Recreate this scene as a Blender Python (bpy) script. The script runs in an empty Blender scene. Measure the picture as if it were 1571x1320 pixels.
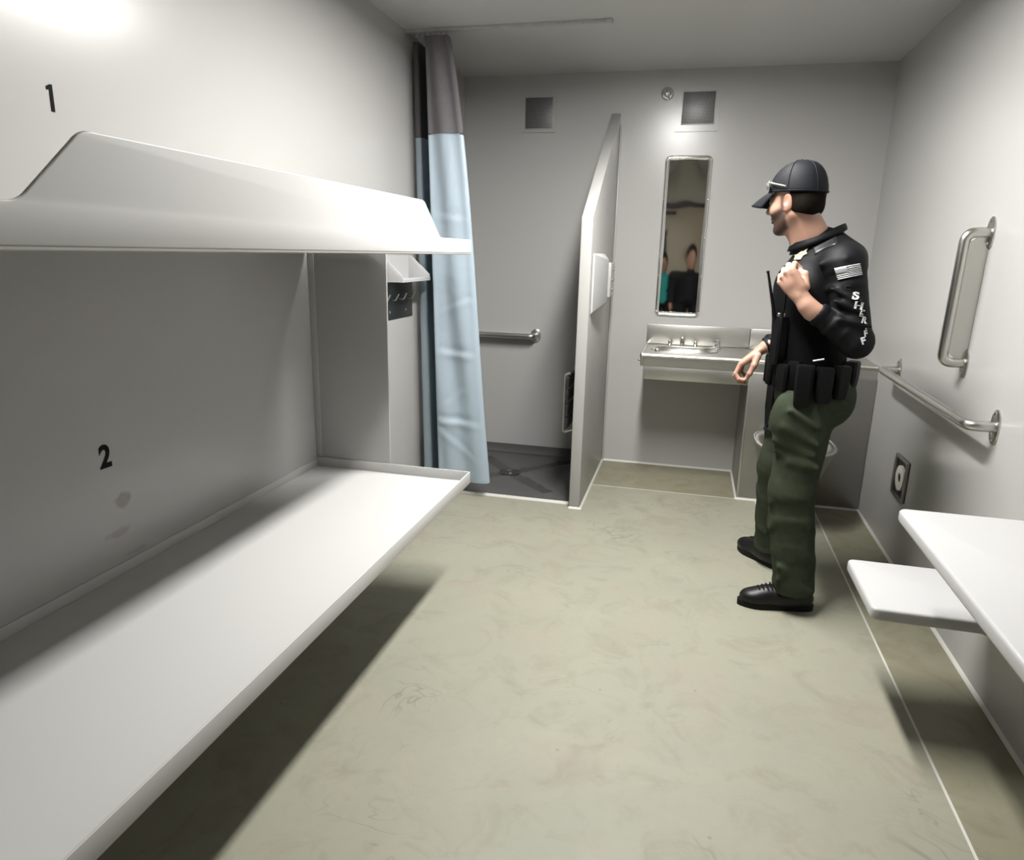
import bpy, bmesh, math, random
import numpy as np
from mathutils import Vector, Matrix
from mathutils.bvhtree import BVHTree
random.seed(7)
SC = bpy.context.scene
COL = SC.collection

# ------------------------------------------------------------------ camera
CAM_C = Vector((0, 0, 1.45))
CAM_R = Vector((0.96911186, 0.24560326, 0.02238819))
CAM_U = Vector((-0.08155492, 0.23347869, 0.96893575))
CAM_F = Vector((-0.23274662, 0.940833, -0.24629713))
FPX = 1074.83
cam = bpy.data.cameras.new('camera'); cam.sensor_width = 36; cam.sensor_fit = 'HORIZONTAL'
cam.lens = FPX / 1571 * 36; cam.clip_start = 0.02
camo = bpy.data.objects.new('camera', cam); COL.objects.link(camo)
M = Matrix((CAM_R, CAM_U, -CAM_F)).transposed().to_4x4(); M.translation = CAM_C
camo.matrix_world = M
SC.camera = camo
# ------------------------------------------------------------------ world and exposure
w = bpy.data.worlds.new('world'); SC.world = w; w.use_nodes = True
w.node_tree.nodes['Background'].inputs[0].default_value = (0.02, 0.02, 0.02, 1)
SC.view_settings.view_transform = 'Standard'; SC.view_settings.look = 'None'
SC.view_settings.gamma = 1; SC.view_settings.use_curve_mapping = False
SC.view_settings.exposure = 0.0
LAMP_STRENGTH = 240.0

# ------------------------------------------------------------------ room numbers (metres)
XL, XR, YB, YF, ZC = -1.591, 1.066, 4.907, -1.45, 2.583
XPL, XPR, YP = -0.5986, -0.5357, 3.846       # shower partition
XC, YC = 0.370, 4.321                        # steel cabinet
XJ = 0.808                                   # floor joint
YSH = 3.915                                  # shower sill
XBK, Y0B, Y1B = -0.861, 0.60, 2.75           # bunks

# ------------------------------------------------------------------ materials
def mat(name, col, rough=0.5, metal=0.0, spec=0.5, coat=0.0):
    m = bpy.data.materials.new(name); m.use_nodes = True
    b = m.node_tree.nodes['Principled BSDF']
    b.inputs['Base Color'].default_value = (*col, 1); b.inputs['Roughness'].default_value = rough
    b.inputs['Metallic'].default_value = metal; b.inputs['Specular IOR Level'].default_value = spec
    b.inputs['Coat Weight'].default_value = coat
    return m
class NT:
    def __init__(s, m): s.t = m.node_tree; s.b = s.t.nodes['Principled BSDF']
    def n(s, typ, **kw):
        x = s.t.nodes.new(typ)
        for k, v in kw.items(): setattr(x, k, v)
        return x
    def l(s, a, b): s.t.links.new(a, b)
    def math(s, op, a, b=None, clamp=False):
        x = s.n('ShaderNodeMath', operation=op); x.use_clamp = clamp
        for i, v in enumerate((a, b)):
            if v is None: continue
            if isinstance(v, (int, float)): x.inputs[i].default_value = v
            else: s.l(v, x.inputs[i])
        return x.outputs[0]
    def noise(s, scale, detail=3, rough=0.55, vec=None, dist=0.0):
        x = s.n('ShaderNodeTexNoise'); x.inputs['Scale'].default_value = scale
        x.inputs['Detail'].default_value = detail; x.inputs['Roughness'].default_value = rough
        x.inputs['Distortion'].default_value = dist
        s.l(vec if vec else s.pos(), x.inputs['Vector']); return x.outputs['Fac']
    def pos(s):
        if not hasattr(s, '_p'):
            s._p = s.n('ShaderNodeTexCoord').outputs['Object']
        return s._p
    def xyz(s):
        if not hasattr(s, '_x'):
            x = s.n('ShaderNodeSeparateXYZ'); s.l(s.pos(), x.inputs[0]); s._x = x.outputs
        return s._x
    def scaled(s, sc, loc=(0, 0, 0), rot=(0, 0, 0)):
        x = s.n('ShaderNodeMapping'); x.inputs['Scale'].default_value = sc
        x.inputs['Location'].default_value = loc; x.inputs['Rotation'].default_value = rot
        s.l(s.pos(), x.inputs[0]); return x.outputs[0]
    def ramp(s, fac, a, b, lo=(0, 0, 0), hi=(1, 1, 1)):
        x = s.n('ShaderNodeValToRGB'); e = x.color_ramp.elements
        e[0].position = a; e[1].position = b; e[0].color = (*lo, 1); e[1].color = (*hi, 1)
        s.l(fac, x.inputs[0]); return x.outputs[0]
    def mix(s, fac, a, b, mode='MIX'):
        x = s.n('ShaderNodeMix', data_type='RGBA', blend_type=mode)
        for k, v in ((0, fac), (6, a), (7, b)):
            if isinstance(v, (int, float)): x.inputs[k].default_value = v
            elif isinstance(v, tuple): x.inputs[k].default_value = (*v, 1)
            else: s.l(v, x.inputs[k])
        return x.outputs[2]
    def bump(s, h, strength=0.1, dist=0.01):
        x = s.n('ShaderNodeBump'); x.inputs['Strength'].default_value = strength
        x.inputs['Distance'].default_value = dist; s.l(h, x.inputs['Height']); s.l(x.outputs[0], s.b.inputs['Normal'])
    def col(s, c): s.l(c, s.b.inputs['Base Color'])
    def rough(s, c): s.l(c, s.b.inputs['Roughness'])
    def blob(s, cx, cy, cz, rx, ry, rz, soft=0.5, wob=0.0, wscale=8):
        """soft ellipsoidal stain mask, 1 inside"""
        v = s.scaled((1/rx, 1/ry, 1/rz), (-cx/rx, -cy/ry, -cz/rz))
        ln = s.n('ShaderNodeVectorMath', operation='LENGTH'); s.l(v, ln.inputs[0])
        d = ln.outputs['Value']
        if wob: d = s.math('ADD', d, s.math('MULTIPLY', s.math('SUBTRACT', s.noise(wscale, 4), 0.5), wob))
        return s.ramp(d, 1 - soft, 1.0, (1, 1, 1), (0, 0, 0))

def paint(name, col, rough=0.25, bump=0.05, stain=0.05):
    m = mat(name, col, rough, 0.0, 0.38); t = NT(m)
    n = t.noise(2.2, 4)
    c = t.mix(t.math('MULTIPLY', n, stain*2), col, tuple(x*0.82 for x in col))
    t.col(c)
    return m
WALLC = (0.415, 0.410, 0.400)
M_WALL = paint('wall_paint', WALLC)
M_WALLF = paint('cream_wall_paint', (0.55, 0.53, 0.44), 0.4)
M_CEIL = paint('ceiling_paint', (0.50, 0.50, 0.495), 0.45)
M_BUNK = paint('white_bunk_enamel', (0.505, 0.503, 0.495), 0.42, 0.02, 0.03)
M_PART = paint('partition_enamel', (0.37, 0.365, 0.355), 0.32, 0.02, 0.03)
M_WHITE = paint('white_enamel', (0.455, 0.455, 0.458), 0.40, 0.02, 0.02)
M_CAULK = paint('white_caulk', (0.56, 0.55, 0.51), 0.5, 0.05, 0.2)

# left wall carries a few scuffs below the painted 2
M_WALLL = mat('wall_paint_scuffed', WALLC, 0.34, 0.0, 0.38); t = NT(M_WALLL)
base = t.mix(t.math('MULTIPLY', t.noise(2.2, 4), 0.10), WALLC, tuple(x*0.82 for x in WALLC))
s1 = t.blob(XL, 1.625, 0.708, 0.2, 0.034, 0.030, 0.35, 1.4, 22)
s2 = t.blob(XL, 1.600, 0.615, 0.2, 0.055, 0.018, 0.5, 1.6, 26)
s3 = t.blob(XL, 1.66, 0.535, 0.2, 0.05, 0.012, 0.5, 1.6, 26)
sm = t.math('MULTIPLY', t.math('ADD', t.math('ADD', s1, t.math('MULTIPLY', s2, 0.7)), t.math('MULTIPLY', s3, 0.4), clamp=True), 0.5)
t.col(t.mix(sm, base, (0.16, 0.15, 0.14)))
t.b.inputs['Roughness'].default_value = 0.25

def concrete(name, c1, c2, c3, rough):
    m = mat(name, c1, rough); t = NT(m)
    big = t.noise(1.3, 6, 0.6, dist=0.4); mid = t.noise(5.5, 6, 0.65, dist=1.2); fine = t.noise(38, 4, 0.6)
    c = t.mix(t.ramp(big, 0.35, 0.68), c1, c2)
    c = t.mix(t.math('MULTIPLY', t.ramp(mid, 0.50, 0.70), 0.55), c, c3)
    pk = t.noise(2.6, 5, 0.6, dist=0.8, vec=t.scaled((1, 1, 1), (4.3, 1.7, 0)))
    c = t.mix(t.math('MULTIPLY', t.ramp(pk, 0.52, 0.68), 0.55), c, (c1[0]*0.98, c1[1]*0.90, c1[2]*0.92))
    c = t.mix(t.math('MULTIPLY', t.ramp(fine, 0.5, 0.8), 0.22), c, tuple(x*0.75 for x in c1))
    # scuffed trowel swirls, as ridged noise
    v = t.noise(3.1, 2, 0.5, dist=2.5)
    r = t.math('ABSOLUTE', t.math('SUBTRACT', v, 0.5))
    line = t.ramp(r, 0.0, 0.018, (1, 1, 1), (0, 0, 0))
    msk = t.ramp(t.noise(1.9, 3), 0.56, 0.66)
    c = t.mix(t.math('MULTIPLY', t.math('MULTIPLY', line, msk), 0.5), c, tuple(x*0.55 for x in c3))
    sp = t.n('ShaderNodeTexVoronoi'); sp.inputs['Scale'].default_value = 7; t.l(t.pos(), sp.inputs['Vector'])
    spk = t.ramp(sp.outputs['Distance'], 0.03, 0.05, (1, 1, 1), (0, 0, 0))
    c = t.mix(t.math('MULTIPLY', spk, 0.35), c, (0.08, 0.08, 0.07))
    t.col(c)
    t.rough(t.math('ADD', t.math('MULTIPLY', mid, 0.2), rough-0.1))
    t.bump(t.math('ADD', t.math('MULTIPLY', mid, 0.6), fine), 0.06, 0.004)
    return m
M_FLOOR = concrete('sealed_concrete', (0.290, 0.284, 0.222), (0.25, 0.25, 0.197), (0.205, 0.185, 0.138), 0.58)
M_FLOOR2 = concrete('sealed_concrete_shaded_stained', (0.245, 0.235, 0.165), (0.20, 0.19, 0.135), (0.155, 0.13, 0.08), 0.45)  # same floor by the walls, its shade and yellowish stains put into the colour
# shower floor, dark with wet streaks to the drain
DRX, DRY = -1.109, 4.45
M_SHF = mat('dark_epoxy', (0.13, 0.13, 0.13), 0.45); t = NT(M_SHF)
c = t.mix(t.noise(4, 5), (0.062, 0.062, 0.062), (0.10, 0.10, 0.098))
x, y = t.xyz()[0], t.xyz()[1]
wet = None
for (ex, ey) in ((-0.77, 4.09), (-1.36, 4.74), (-0.72, 4.82), (-1.40, 4.15)):
    dx, dy = ex-DRX, ey-DRY; L = math.hypot(dx, dy); ux, uy = dx/L, dy/L
    px = t.math('SUBTRACT', x, DRX); py = t.math('SUBTRACT', y, DRY)
    along = t.math('ADD', t.math('MULTIPLY', px, ux), t.math('MULTIPLY', py, uy))
    across = t.math('ABSOLUTE', t.math('SUBTRACT', t.math('MULTIPLY', px, uy), t.math('MULTIPLY', py, ux)))
    across = t.math('ADD', across, t.math('MULTIPLY', t.math('SUBTRACT', t.noise(9, 3), 0.5), 0.05))
    a = t.ramp(across, 0.036, 0.054, (1, 1, 1), (0, 0, 0))
    b = t.math('MULTIPLY', t.math('GREATER_THAN', along, 0), t.math('LESS_THAN', along, L))
    k = t.math('MULTIPLY', a, b); wet = k if wet is None else t.math('MAXIMUM', wet, k)
t.col(t.mix(t.math('MULTIPLY', wet, 0.75), c, (0.024, 0.023, 0.022)))
t.rough(t.math('SUBTRACT', 0.5, t.math('MULTIPLY', wet, 0.25)))
t.bump(t.noise(60, 3), 0.1, 0.003)

def steel(name, col=(0.56, 0.55, 0.52), rough=0.36, sc=(2, 2, 60)):
    m = mat(name, col, rough, 1.0); t = NT(m)
    n = t.noise(6, 3, vec=t.scaled(sc))
    t.col(t.mix(t.math('MULTIPLY', t.noise(2, 3), 0.3), col, tuple(v*0.8 for v in col)))
    return m
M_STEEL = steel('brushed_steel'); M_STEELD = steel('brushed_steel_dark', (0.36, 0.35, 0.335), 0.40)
M_IRON = steel('dull_dark_metal', (0.15, 0.15, 0.145), 0.45)
M_BAR = steel('satin_grab_bar', (0.58, 0.57, 0.54), 0.30, (60, 60, 3))
M_CHROME = mat('polished_chrome', (0.80, 0.80, 0.79), 0.09, 1.0)
NT(M_CHROME).bump(NT(M_CHROME).noise(30, 2), 0.01, 0.001)
M_MIRROR = mat('polished_steel_mirror', (0.78, 0.78, 0.75), 0.035, 1.0)
tt = NT(M_MIRROR); tt.bump(tt.noise(2.2, 2), 0.06, 0.02)
def simple(name, col, rough=0.6, nscale=40, var=0.2, bump=0.05, metal=0.0, spec=0.5):
    m = mat(name, col, rough, metal, spec); t = NT(m); n = t.noise(nscale, 3)
    t.col(t.mix(n, tuple(v*(1-var) for v in col), tuple(min(1, v*(1+var)) for v in col)))
    if bump: t.bump(n, bump, 0.003)
    return m
M_BLACK = simple('black_paint', (0.006, 0.006, 0.007), 0.7, spec=0.1)
M_DARK = simple('dark_plastic', (0.02, 0.02, 0.022), 0.42)
M_GREYPL = simple('grey_track', (0.42, 0.42, 0.42), 0.4)
M_DOOR = simple('beige_door_paint', (0.46, 0.39, 0.28), 0.4, 6, 0.08, 0.02)
M_LAMP = mat('lit_diffuser', (0.9, 0.9, 0.9), 0.5)
b_ = M_LAMP.node_tree.nodes['Principled BSDF']
b_.inputs['Emission Color'].default_value = (1.0, 0.985, 0.95, 1); b_.inputs['Emission Strength'].default_value = LAMP_STRENGTH
# perforated grille
M_GRILLE = mat('perforated_grille', (0.17, 0.17, 0.17), 0.45, 0.6); t = NT(M_GRILLE)
v = t.n('ShaderNodeTexVoronoi'); v.inputs['Scale'].default_value = 210; v.inputs['Randomness'].default_value = 0.0
t.l(t.pos(), v.inputs['Vector'])
hole = t.ramp(v.outputs['Distance'], 0.30, 0.42, (1, 1, 1), (0, 0, 0))
t.col(t.mix(hole, (0.21, 0.21, 0.21), (0.04, 0.04, 0.04))); t.bump(hole, -0.15, 0.002)
# curtain
M_VINYL = mat('pale_blue_vinyl', (0.42, 0.56, 0.68), 0.42); t = NT(M_VINYL)
n = t.noise(5, 4, dist=1.5)
t.col(t.mix(t.math('MULTIPLY', n, 0.3), (0.335, 0.405, 0.465), (0.295, 0.365, 0.43)))
t.bump(t.noise(3.2, 3, 0.5, dist=1.0), 0.35, 0.03)
M_MESH = mat('grey_curtain_mesh', (0.22, 0.20, 0.22), 0.7); t = NT(M_MESH)
t.b.inputs['Alpha'].default_value = 0.85
v = t.n('ShaderNodeTexVoronoi'); v.inputs['Scale'].default_value = 260; t.l(t.pos(), v.inputs['Vector'])
t.col(t.mix(v.outputs['Distance'], (0.15, 0.14, 0.15), (0.10, 0.09, 0.10)))
# cloth, skin
M_SHIRT = simple('black_uniform_cloth', (0.0034, 0.0037, 0.0048), 0.62, 90, 0.35, 0.12, spec=0.16)
M_VEST = simple('black_vest_nylon', (0.0026, 0.0026, 0.0030), 0.8, 120, 0.3, 0.2, spec=0.10)
M_YOKE = simple('black_yoke_mesh', (0.013, 0.013, 0.016), 0.45, 140, 0.4, 0.2, spec=0.4)
M_GREEN = simple('olive_green_trouser_cloth', (0.032, 0.040, 0.025), 0.85, 45, 0.25, 0.15, spec=0.12)
M_BOOT = simple('black_boot_leather', (0.0040, 0.0040, 0.0046), 0.42, 60, 0.3, 0.08, spec=0.35)
M_SOLE = simple('black_rubber_sole', (0.0045, 0.0045, 0.0045), 0.6, 60, 0.3, 0.1, spec=0.2)
M_CAP = simple('black_cap_cloth', (0.0048, 0.0055, 0.0078), 0.65, 150, 0.3, 0.15, spec=0.18)
M_HAIR = simple('dark_brown_hair', (0.0065, 0.0045, 0.0032), 0.8, 160, 0.5, 0.3, spec=0.06)
M_GEAR = simple('black_gear_plastic', (0.0030, 0.0030, 0.0034), 0.5, 50, 0.3, 0.03, spec=0.16)
M_PATCH = simple('silver_grey_patch', (0.42, 0.42, 0.44), 0.6, 60, 0.1, 0.05)
M_PRINT = simple('white_print', (0.52, 0.52, 0.53), 0.6, 60, 0.1, 0.0)
M_BADGE = simple('pale_yellow_embroidery', (0.55, 0.545, 0.25), 0.6, 130, 0.25, 0.2)
M_PAPER = simple('white_paper_roll', (0.62, 0.60, 0.56), 0.9, 70, 0.1, 0.1)
M_LENS = mat('mirrored_lens', (0.75, 0.75, 0.8), 0.08, 0.9)
NT(M_LENS).bump(NT(M_LENS).noise(20, 2), 0.01, 0.001)
M_TEMPLE = simple('pale_tan_plastic', (0.42, 0.38, 0.28), 0.35)
M_SKIN = mat('skin', (0.5, 0.3, 0.22), 0.48); t = NT(M_SKIN)
t.b.inputs['Subsurface Weight'].default_value = 0.08; t.b.inputs['Subsurface Radius'].default_value = (0.01, 0.004, 0.002)
at = t.n('ShaderNodeAttribute', attribute_name='tint')
n = t.noise(60, 3)
t.col(t.mix(t.math('MULTIPLY', n, 0.35), at.outputs['Color'], t.mix(1.0, at.outputs['Color'], (0.80, 0.66, 0.60), 'MULTIPLY')))
t.bump(t.noise(220, 2), 0.06, 0.001)
M_EYE = simple('eye_white', (0.7, 0.68, 0.65), 0.2, 60, 0.02, 0)

# ------------------------------------------------------------------ mesh helpers
def tag(o, label=None, cat=None, group=None, kind=None):
    if label: o['label'] = label
    if cat: o['category'] = cat
    if group: o['group'] = group
    if kind: o['kind'] = kind
    return o
def link(name, me, m, parent=None, smooth=False, label=None):
    o = bpy.data.objects.new(name, me); COL.objects.link(o)
    if m: me.materials.append(m)
    if parent:
        o.parent = parent; o.matrix_parent_inverse = parent.matrix_world.inverted() if parent.type != 'EMPTY' else Matrix.Translation(-parent.location)
    if smooth:
        for p in me.polygons: p.use_smooth = True
    if label: o['label'] = label
    return o
def empty(name, loc, label=None, cat=None, group=None):
    o = bpy.data.objects.new(name, None); COL.objects.link(o); o.location = loc; o.empty_display_size = 0.05
    return tag(o, label, cat, group)
def from_bm(name, bm, m, parent=None, smooth=False, label=None, auto=None):
    bmesh.ops.recalc_face_normals(bm, faces=bm.faces)
    me = bpy.data.meshes.new(name); bm.to_mesh(me); bm.free()
    o = link(name, me, m, parent, smooth, label)
    if auto:
        for p in me.polygons: p.use_smooth = True
        me.set_sharp_from_angle(angle=math.radians(auto))
    return o
def from_py(name, vs, fs, m, parent=None, smooth=False, label=None, auto=None):
    bm = bmesh.new()
    vv = [bm.verts.new(v) for v in vs]
    for f in fs:
        try: bm.faces.new([vv[i] for i in f])
        except ValueError: pass
    return from_bm(name, bm, m, parent, smooth, label, auto)
def bevel_bm(bm, width, segs=2, edges=None):
    bmesh.ops.bevel(bm, geom=list(edges if edges is not None else bm.edges), offset=width, segments=segs, profile=0.5, affect='EDGES', clamp_overlap=True)
def box(name, x0, x1, y0, y1, z0, z1, m, parent=None, bevel=0.0, segs=2, label=None):
    bm = bmesh.new()
    bmesh.ops.create_cube(bm, size=1)
    for v in bm.verts:
        v.co = Vector((x0 if v.co.x < 0 else x1, y0 if v.co.y < 0 else y1, z0 if v.co.z < 0 else z1))
    if bevel: bevel_bm(bm, bevel, segs)
    return from_bm(name, bm, m, parent, False, label, 40 if bevel else None)
def prism(name, poly, axis, a0, a1, m, parent=None, bevel=0.0, segs=2, label=None):
    """poly of 2-D points in the two other axes (in xyz order), extruded along axis"""
    def P(p, a):
        return {'x': (a, p[0], p[1]), 'y': (p[0], a, p[1]), 'z': (p[0], p[1], a)}[axis]
    n = len(poly)
    bm = bmesh.new()
    A = [bm.verts.new(P(p, a0)) for p in poly]; B = [bm.verts.new(P(p, a1)) for p in poly]
    bm.faces.new(A); bm.faces.new(B[::-1])
    for i in range(n): bm.faces.new((A[i], B[i], B[(i+1) % n], A[(i+1) % n]))
    bmesh.ops.recalc_face_normals(bm, faces=bm.faces)
    if bevel: bevel_bm(bm, bevel, segs)
    return from_bm(name, bm, m, parent, False, label, 40)
def rounded(pts, r, n=6):
    """round the inner corners of a 3-D polyline"""
    pts = [Vector(p) for p in pts]; out = [pts[0]]
    for i in range(1, len(pts)-1):
        a, b, c = pts[i-1], pts[i], pts[i+1]
        d1 = (a-b); d2 = (c-b); rr = min(r, d1.length*0.49, d2.length*0.49)
        p, q = b+d1.normalized()*rr, b+d2.normalized()*rr
        for k in range(n+1):
            tt = k/n; out.append(p*(1-tt)**2 + b*2*tt*(1-tt) + q*tt*tt)
    out.append(pts[-1]); return out
def tube_bm(bm, pts, rad, n=14, cap=True):
    pts = [Vector(p) for p in pts]
    T = [(pts[min(i+1, len(pts)-1)]-pts[max(i-1, 0)]).normalized() for i in range(len(pts))]
    u = T[0].orthogonal().normalized(); rings = []
    for i, p in enumerate(pts):
        u = (u - T[i]*u.dot(T[i])).normalized(); v = T[i].cross(u)
        r = rad[i] if isinstance(rad, (list, tuple)) else rad
        rings.append([bm.verts.new(p + (u*math.cos(2*math.pi*k/n) + v*math.sin(2*math.pi*k/n))*r) for k in range(n)])
    for a, b in zip(rings, rings[1:]):
        for k in range(n): bm.faces.new((a[k], a[(k+1) % n], b[(k+1) % n], b[k]))
    if cap: bm.faces.new(rings[0][::-1]); bm.faces.new(rings[-1])
def tube(name, pts, rad, m, parent=None, n=14, label=None):
    bm = bmesh.new(); tube_bm(bm, pts, rad, n); return from_bm(name, bm, m, parent, False, label, 50)
def loft(name, rings, m, parent=None, cap0=True, cap1=True, label=None, auto=50, closed=True):
    bm = bmesh.new(); R = [[bm.verts.new(p) for p in r] for r in rings]; n = len(R[0])
    for a, b in zip(R, R[1:]):
        for k in range(n if closed else n-1): bm.faces.new((a[k], a[(k+1) % n], b[(k+1) % n], b[k]))
    if cap0: bm.faces.new(R[0][::-1])
    if cap1: bm.faces.new(R[-1])
    return from_bm(name, bm, m, parent, False, label, auto)
def ring(c, a, b, ra, rb, n=32, p=2.0):
    c, a, b = Vector(c), Vector(a), Vector(b); out = []
    for k in range(n):
        t_ = 2*math.pi*k/n; cx, sx = math.cos(t_), math.sin(t_)
        cx = math.copysign(abs(cx)**(2/p), cx); sx = math.copysign(abs(sx)**(2/p), sx)
        out.append(c + a*ra*cx + b*rb*sx)
    return out
def frame_mat(o, d):
    """matrix with local z along d at o"""
    d = Vector(d).normalized(); q = d.to_track_quat('Z', 'Y'); mm = q.to_matrix().to_4x4(); mm.translation = Vector(o); return mm
def disc(name, o, d, prof, m, parent=None, n=24, label=None, sx=1.0, sy=1.0):
    """lathe profile [(r,h)...] about axis d at o"""
    mm = frame_mat(o, d); rings = []
    for r, h in prof:
        rings.append([mm @ Vector((max(r, 1e-4)*sx*math.cos(2*math.pi*k/n), max(r, 1e-4)*sy*math.sin(2*math.pi*k/n), h)) for k in range(n)])
    return loft(name, rings, m, parent, True, True, label, 40)
def text_mesh(ch, size, bold=0.0):
    cu = bpy.data.curves.new('glyph', 'FONT'); cu.body = ch; cu.size = size; cu.align_x = 'CENTER'; cu.align_y = 'CENTER'
    cu.offset = bold; cu.resolution_u = 6
    o = bpy.data.objects.new('glyph', cu); COL.objects.link(o)
    dg = bpy.context.evaluated_depsgraph_get(); me = bpy.data.meshes.new_from_object(o.evaluated_get(dg))
    vs = [v.co.copy() for v in me.vertices]; fs = [tuple(p.vertices) for p in me.polygons]
    bpy.data.objects.remove(o); bpy.data.curves.remove(cu); bpy.data.meshes.remove(me)
    return vs, fs

# ================================================================== THE ROOM
W = 0.12
def struct(o): o['kind'] = 'structure'; return o
floor = struct(box('floor', XL-W, XJ-0.004, YF-W, YC-0.004, -0.10, 0.0, M_FLOOR))
# the slab stops at the shower sill: rebuild with an L outline
bpy.data.objects.remove(floor)
floor = struct(prism('floor', [(XL-W, YF-W), (XJ-0.004, YF-W), (XJ-0.004, YC-0.004), (XPR-0.03, YC-0.004), (XPR-0.03, YSH), (XL-W, YSH)], 'z', -0.10, 0.0, M_FLOOR))
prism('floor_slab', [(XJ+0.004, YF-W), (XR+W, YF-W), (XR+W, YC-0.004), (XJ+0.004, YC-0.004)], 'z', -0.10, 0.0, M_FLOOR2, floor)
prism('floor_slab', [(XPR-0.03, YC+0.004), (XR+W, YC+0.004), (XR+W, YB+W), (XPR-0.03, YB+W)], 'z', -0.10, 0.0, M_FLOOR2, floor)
box('joint_filler', XJ-0.004, XJ+0.004, YF, YC, -0.09, 0.0008, M_CAULK, floor)
box('joint_filler', XPR, XC+0.20, YC-0.004, YC+0.004, -0.09, 0.0008, M_CAULK, floor)
# shower floor: dark basin dished to the drain, coved up the back wall
vs, fs = [], []
NX, NY = 24, 24
xs = [XL + (XPL-XL)*i/NX for i in range(NX+1)]; ys = [YSH + (YB-YSH)*j/NY for j in range(NY+1)]
for j in range(NY+1):
    for i in range(NX+1):
        d = max(abs(xs[i]-DRX)/0.5, abs(ys[j]-DRY)/0.5); z = -0.018*max(0, 1-d)
        vs.append((xs[i], ys[j], z))
for j in range(NY):
    for i in range(NX):
        a = j*(NX+1)+i; fs.append((a, a+1, a+NX+2, a+NX+1))
n0 = len(vs)
rim = [(j*(NX+1)+i) for j, i in [(0, i) for i in range(NX+1)] + [(j, NX) for j in range(1, NY+1)] + [(NY, i) for i in range(NX-1, -1, -1)] + [(j, 0) for j in range(NY-1, 0, -1)]]
for k in rim: vs.append((vs[k][0], vs[k][1], -0.10))
for q in range(len(rim)):
    q2 = (q+1) % len(rim); fs.append((rim[q], n0+q, n0+q2, rim[q2]))
fs.append(tuple(n0+q for q in range(len(rim))))
shf = struct(from_py('floor_shower', vs, fs, M_SHF, None, False, None, 40))
prism('cove_base', [(YB-0.03, 0.0), (YB-0.012, 0.008), (YB-0.004, 0.03), (YB-0.004, 0.06), (YB, 0.06), (YB, 0.0)], 'x', XL, XPL, M_SHF, shf)
prism('cove_base', [(XL+0.03, 0.0), (XL+0.012, 0.008), (XL+0.004, 0.03), (XL+0.004, 0.06), (XL, 0.06), (XL, 0.0)], 'y', YSH, YB-0.03, M_SHF, shf)

struct(box('ceiling', XL-W, XR+W, YF-W, YB+W, ZC, ZC+0.1, M_CEIL))
wall_left = struct(box('wall_left', XL-W, XL, YF-W, YB+W, -0.1, ZC, M_WALLL))
struct(box('wall_right', XR, XR+W, YF-W, YB+W, -0.1, ZC, M_WALL))
struct(box('wall_back', XL, XR, YB, YB+W, -0.1, ZC, M_WALL))
struct(box('wall_front', XL, XR, YF-W, YF, -0.1, ZC, M_WALLF))
# caulk beads round the foot of the walls
def bead(n, p, q, side, r=0.011):
    p, q = Vector((*p, 0)), Vector((*q, 0)); s = Vector((*side, 0))*r; u = Vector((0, 0, r))
    vs = [p+u*0.02, q+u*0.02, p+s+u*0.02, q+s+u*0.02, p+s*0.75+u*0.55, q+s*0.75+u*0.55, p+u, q+u]
    o = from_py('trim_%d' % n, vs, [(0, 2, 3, 1), (2, 4, 5, 3), (4, 6, 7, 5), (6, 0, 1, 7), (0, 6, 4, 2), (1, 3, 5, 7)], M_CAULK, None, False, None, 60)
    return struct(o)
bead(1, (XPR, YP), (XPR, YB), (1, 0)); bead(2, (XPL, YP), (XPR+0.011, YP), (0, -1))
bead(3, (XPR, YB), (XC, YB), (0, -1)); bead(4, (XC, YC), (XC, YB), (-1, 0)); bead(5, (XC-0.011, YC), (0.50, YC), (0, -1))
bead(6, (0.82, YC), (XR, YC), (0, -1)); bead(7, (XR, YF), (XR, YC), (-1, 0)); bead(8, (XL, YSH), (XPL, YSH), (0, -1), 0.014)

# ceiling lamps
def ceiling_lamp(x, y0, y1, hw, m, label):
    e = empty('ceiling_light', (x, (y0+y1)/2, ZC-0.03), label, 'ceiling light')
    z1, z0 = ZC, ZC-0.022; f = 0.02
    box('lamp_frame', x-hw-f, x+hw+f, y0-f, y0, z0, z1, M_WHITE, e, 0.003); box('lamp_frame', x-hw-f, x+hw+f, y1, y1+f, z0, z1, M_WHITE, e, 0.003)
    box('lamp_frame', x-hw-f, x-hw, y0, y1, z0, z1, M_WHITE, e, 0.003); box('lamp_frame', x+hw, x+hw+f, y0, y1, z0, z1, M_WHITE, e, 0.003)
    box('diffuser', x-hw, x+hw, y0, y1, ZC-0.016, ZC-0.004, m, e)
ceiling_lamp(-0.225, 2.02, 3.36, 0.065, M_LAMP, 'lit ceiling light over the middle of the cell')

# door in the wall behind the camera (seen in the mirror)
dr = struct(box('door_1', -0.85, 0.15, YF, YF+0.03, 0.0, 2.10, M_DOOR, None, 0.004))
box('door_frame', -0.93, -0.85, YF, YF+0.05, 0, 2.18, M_DOOR, dr, 0.004); box('door_frame', 0.15, 0.23, YF, YF+0.05, 0, 2.18, M_DOOR, dr, 0.004)
box('door_frame', -0.85, 0.15, YF, YF+0.05, 2.10, 2.18, M_DARK, dr, 0.004)
box('door_window', -0.60, -0.40, YF+0.03, YF+0.038, 1.25, 1.75, M_DARK, dr, 0.002)
box('door_closer', -0.55, -0.25, YF+0.03, YF+0.09, 1.98, 2.05, M_DARK, dr, 0.005)

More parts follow.
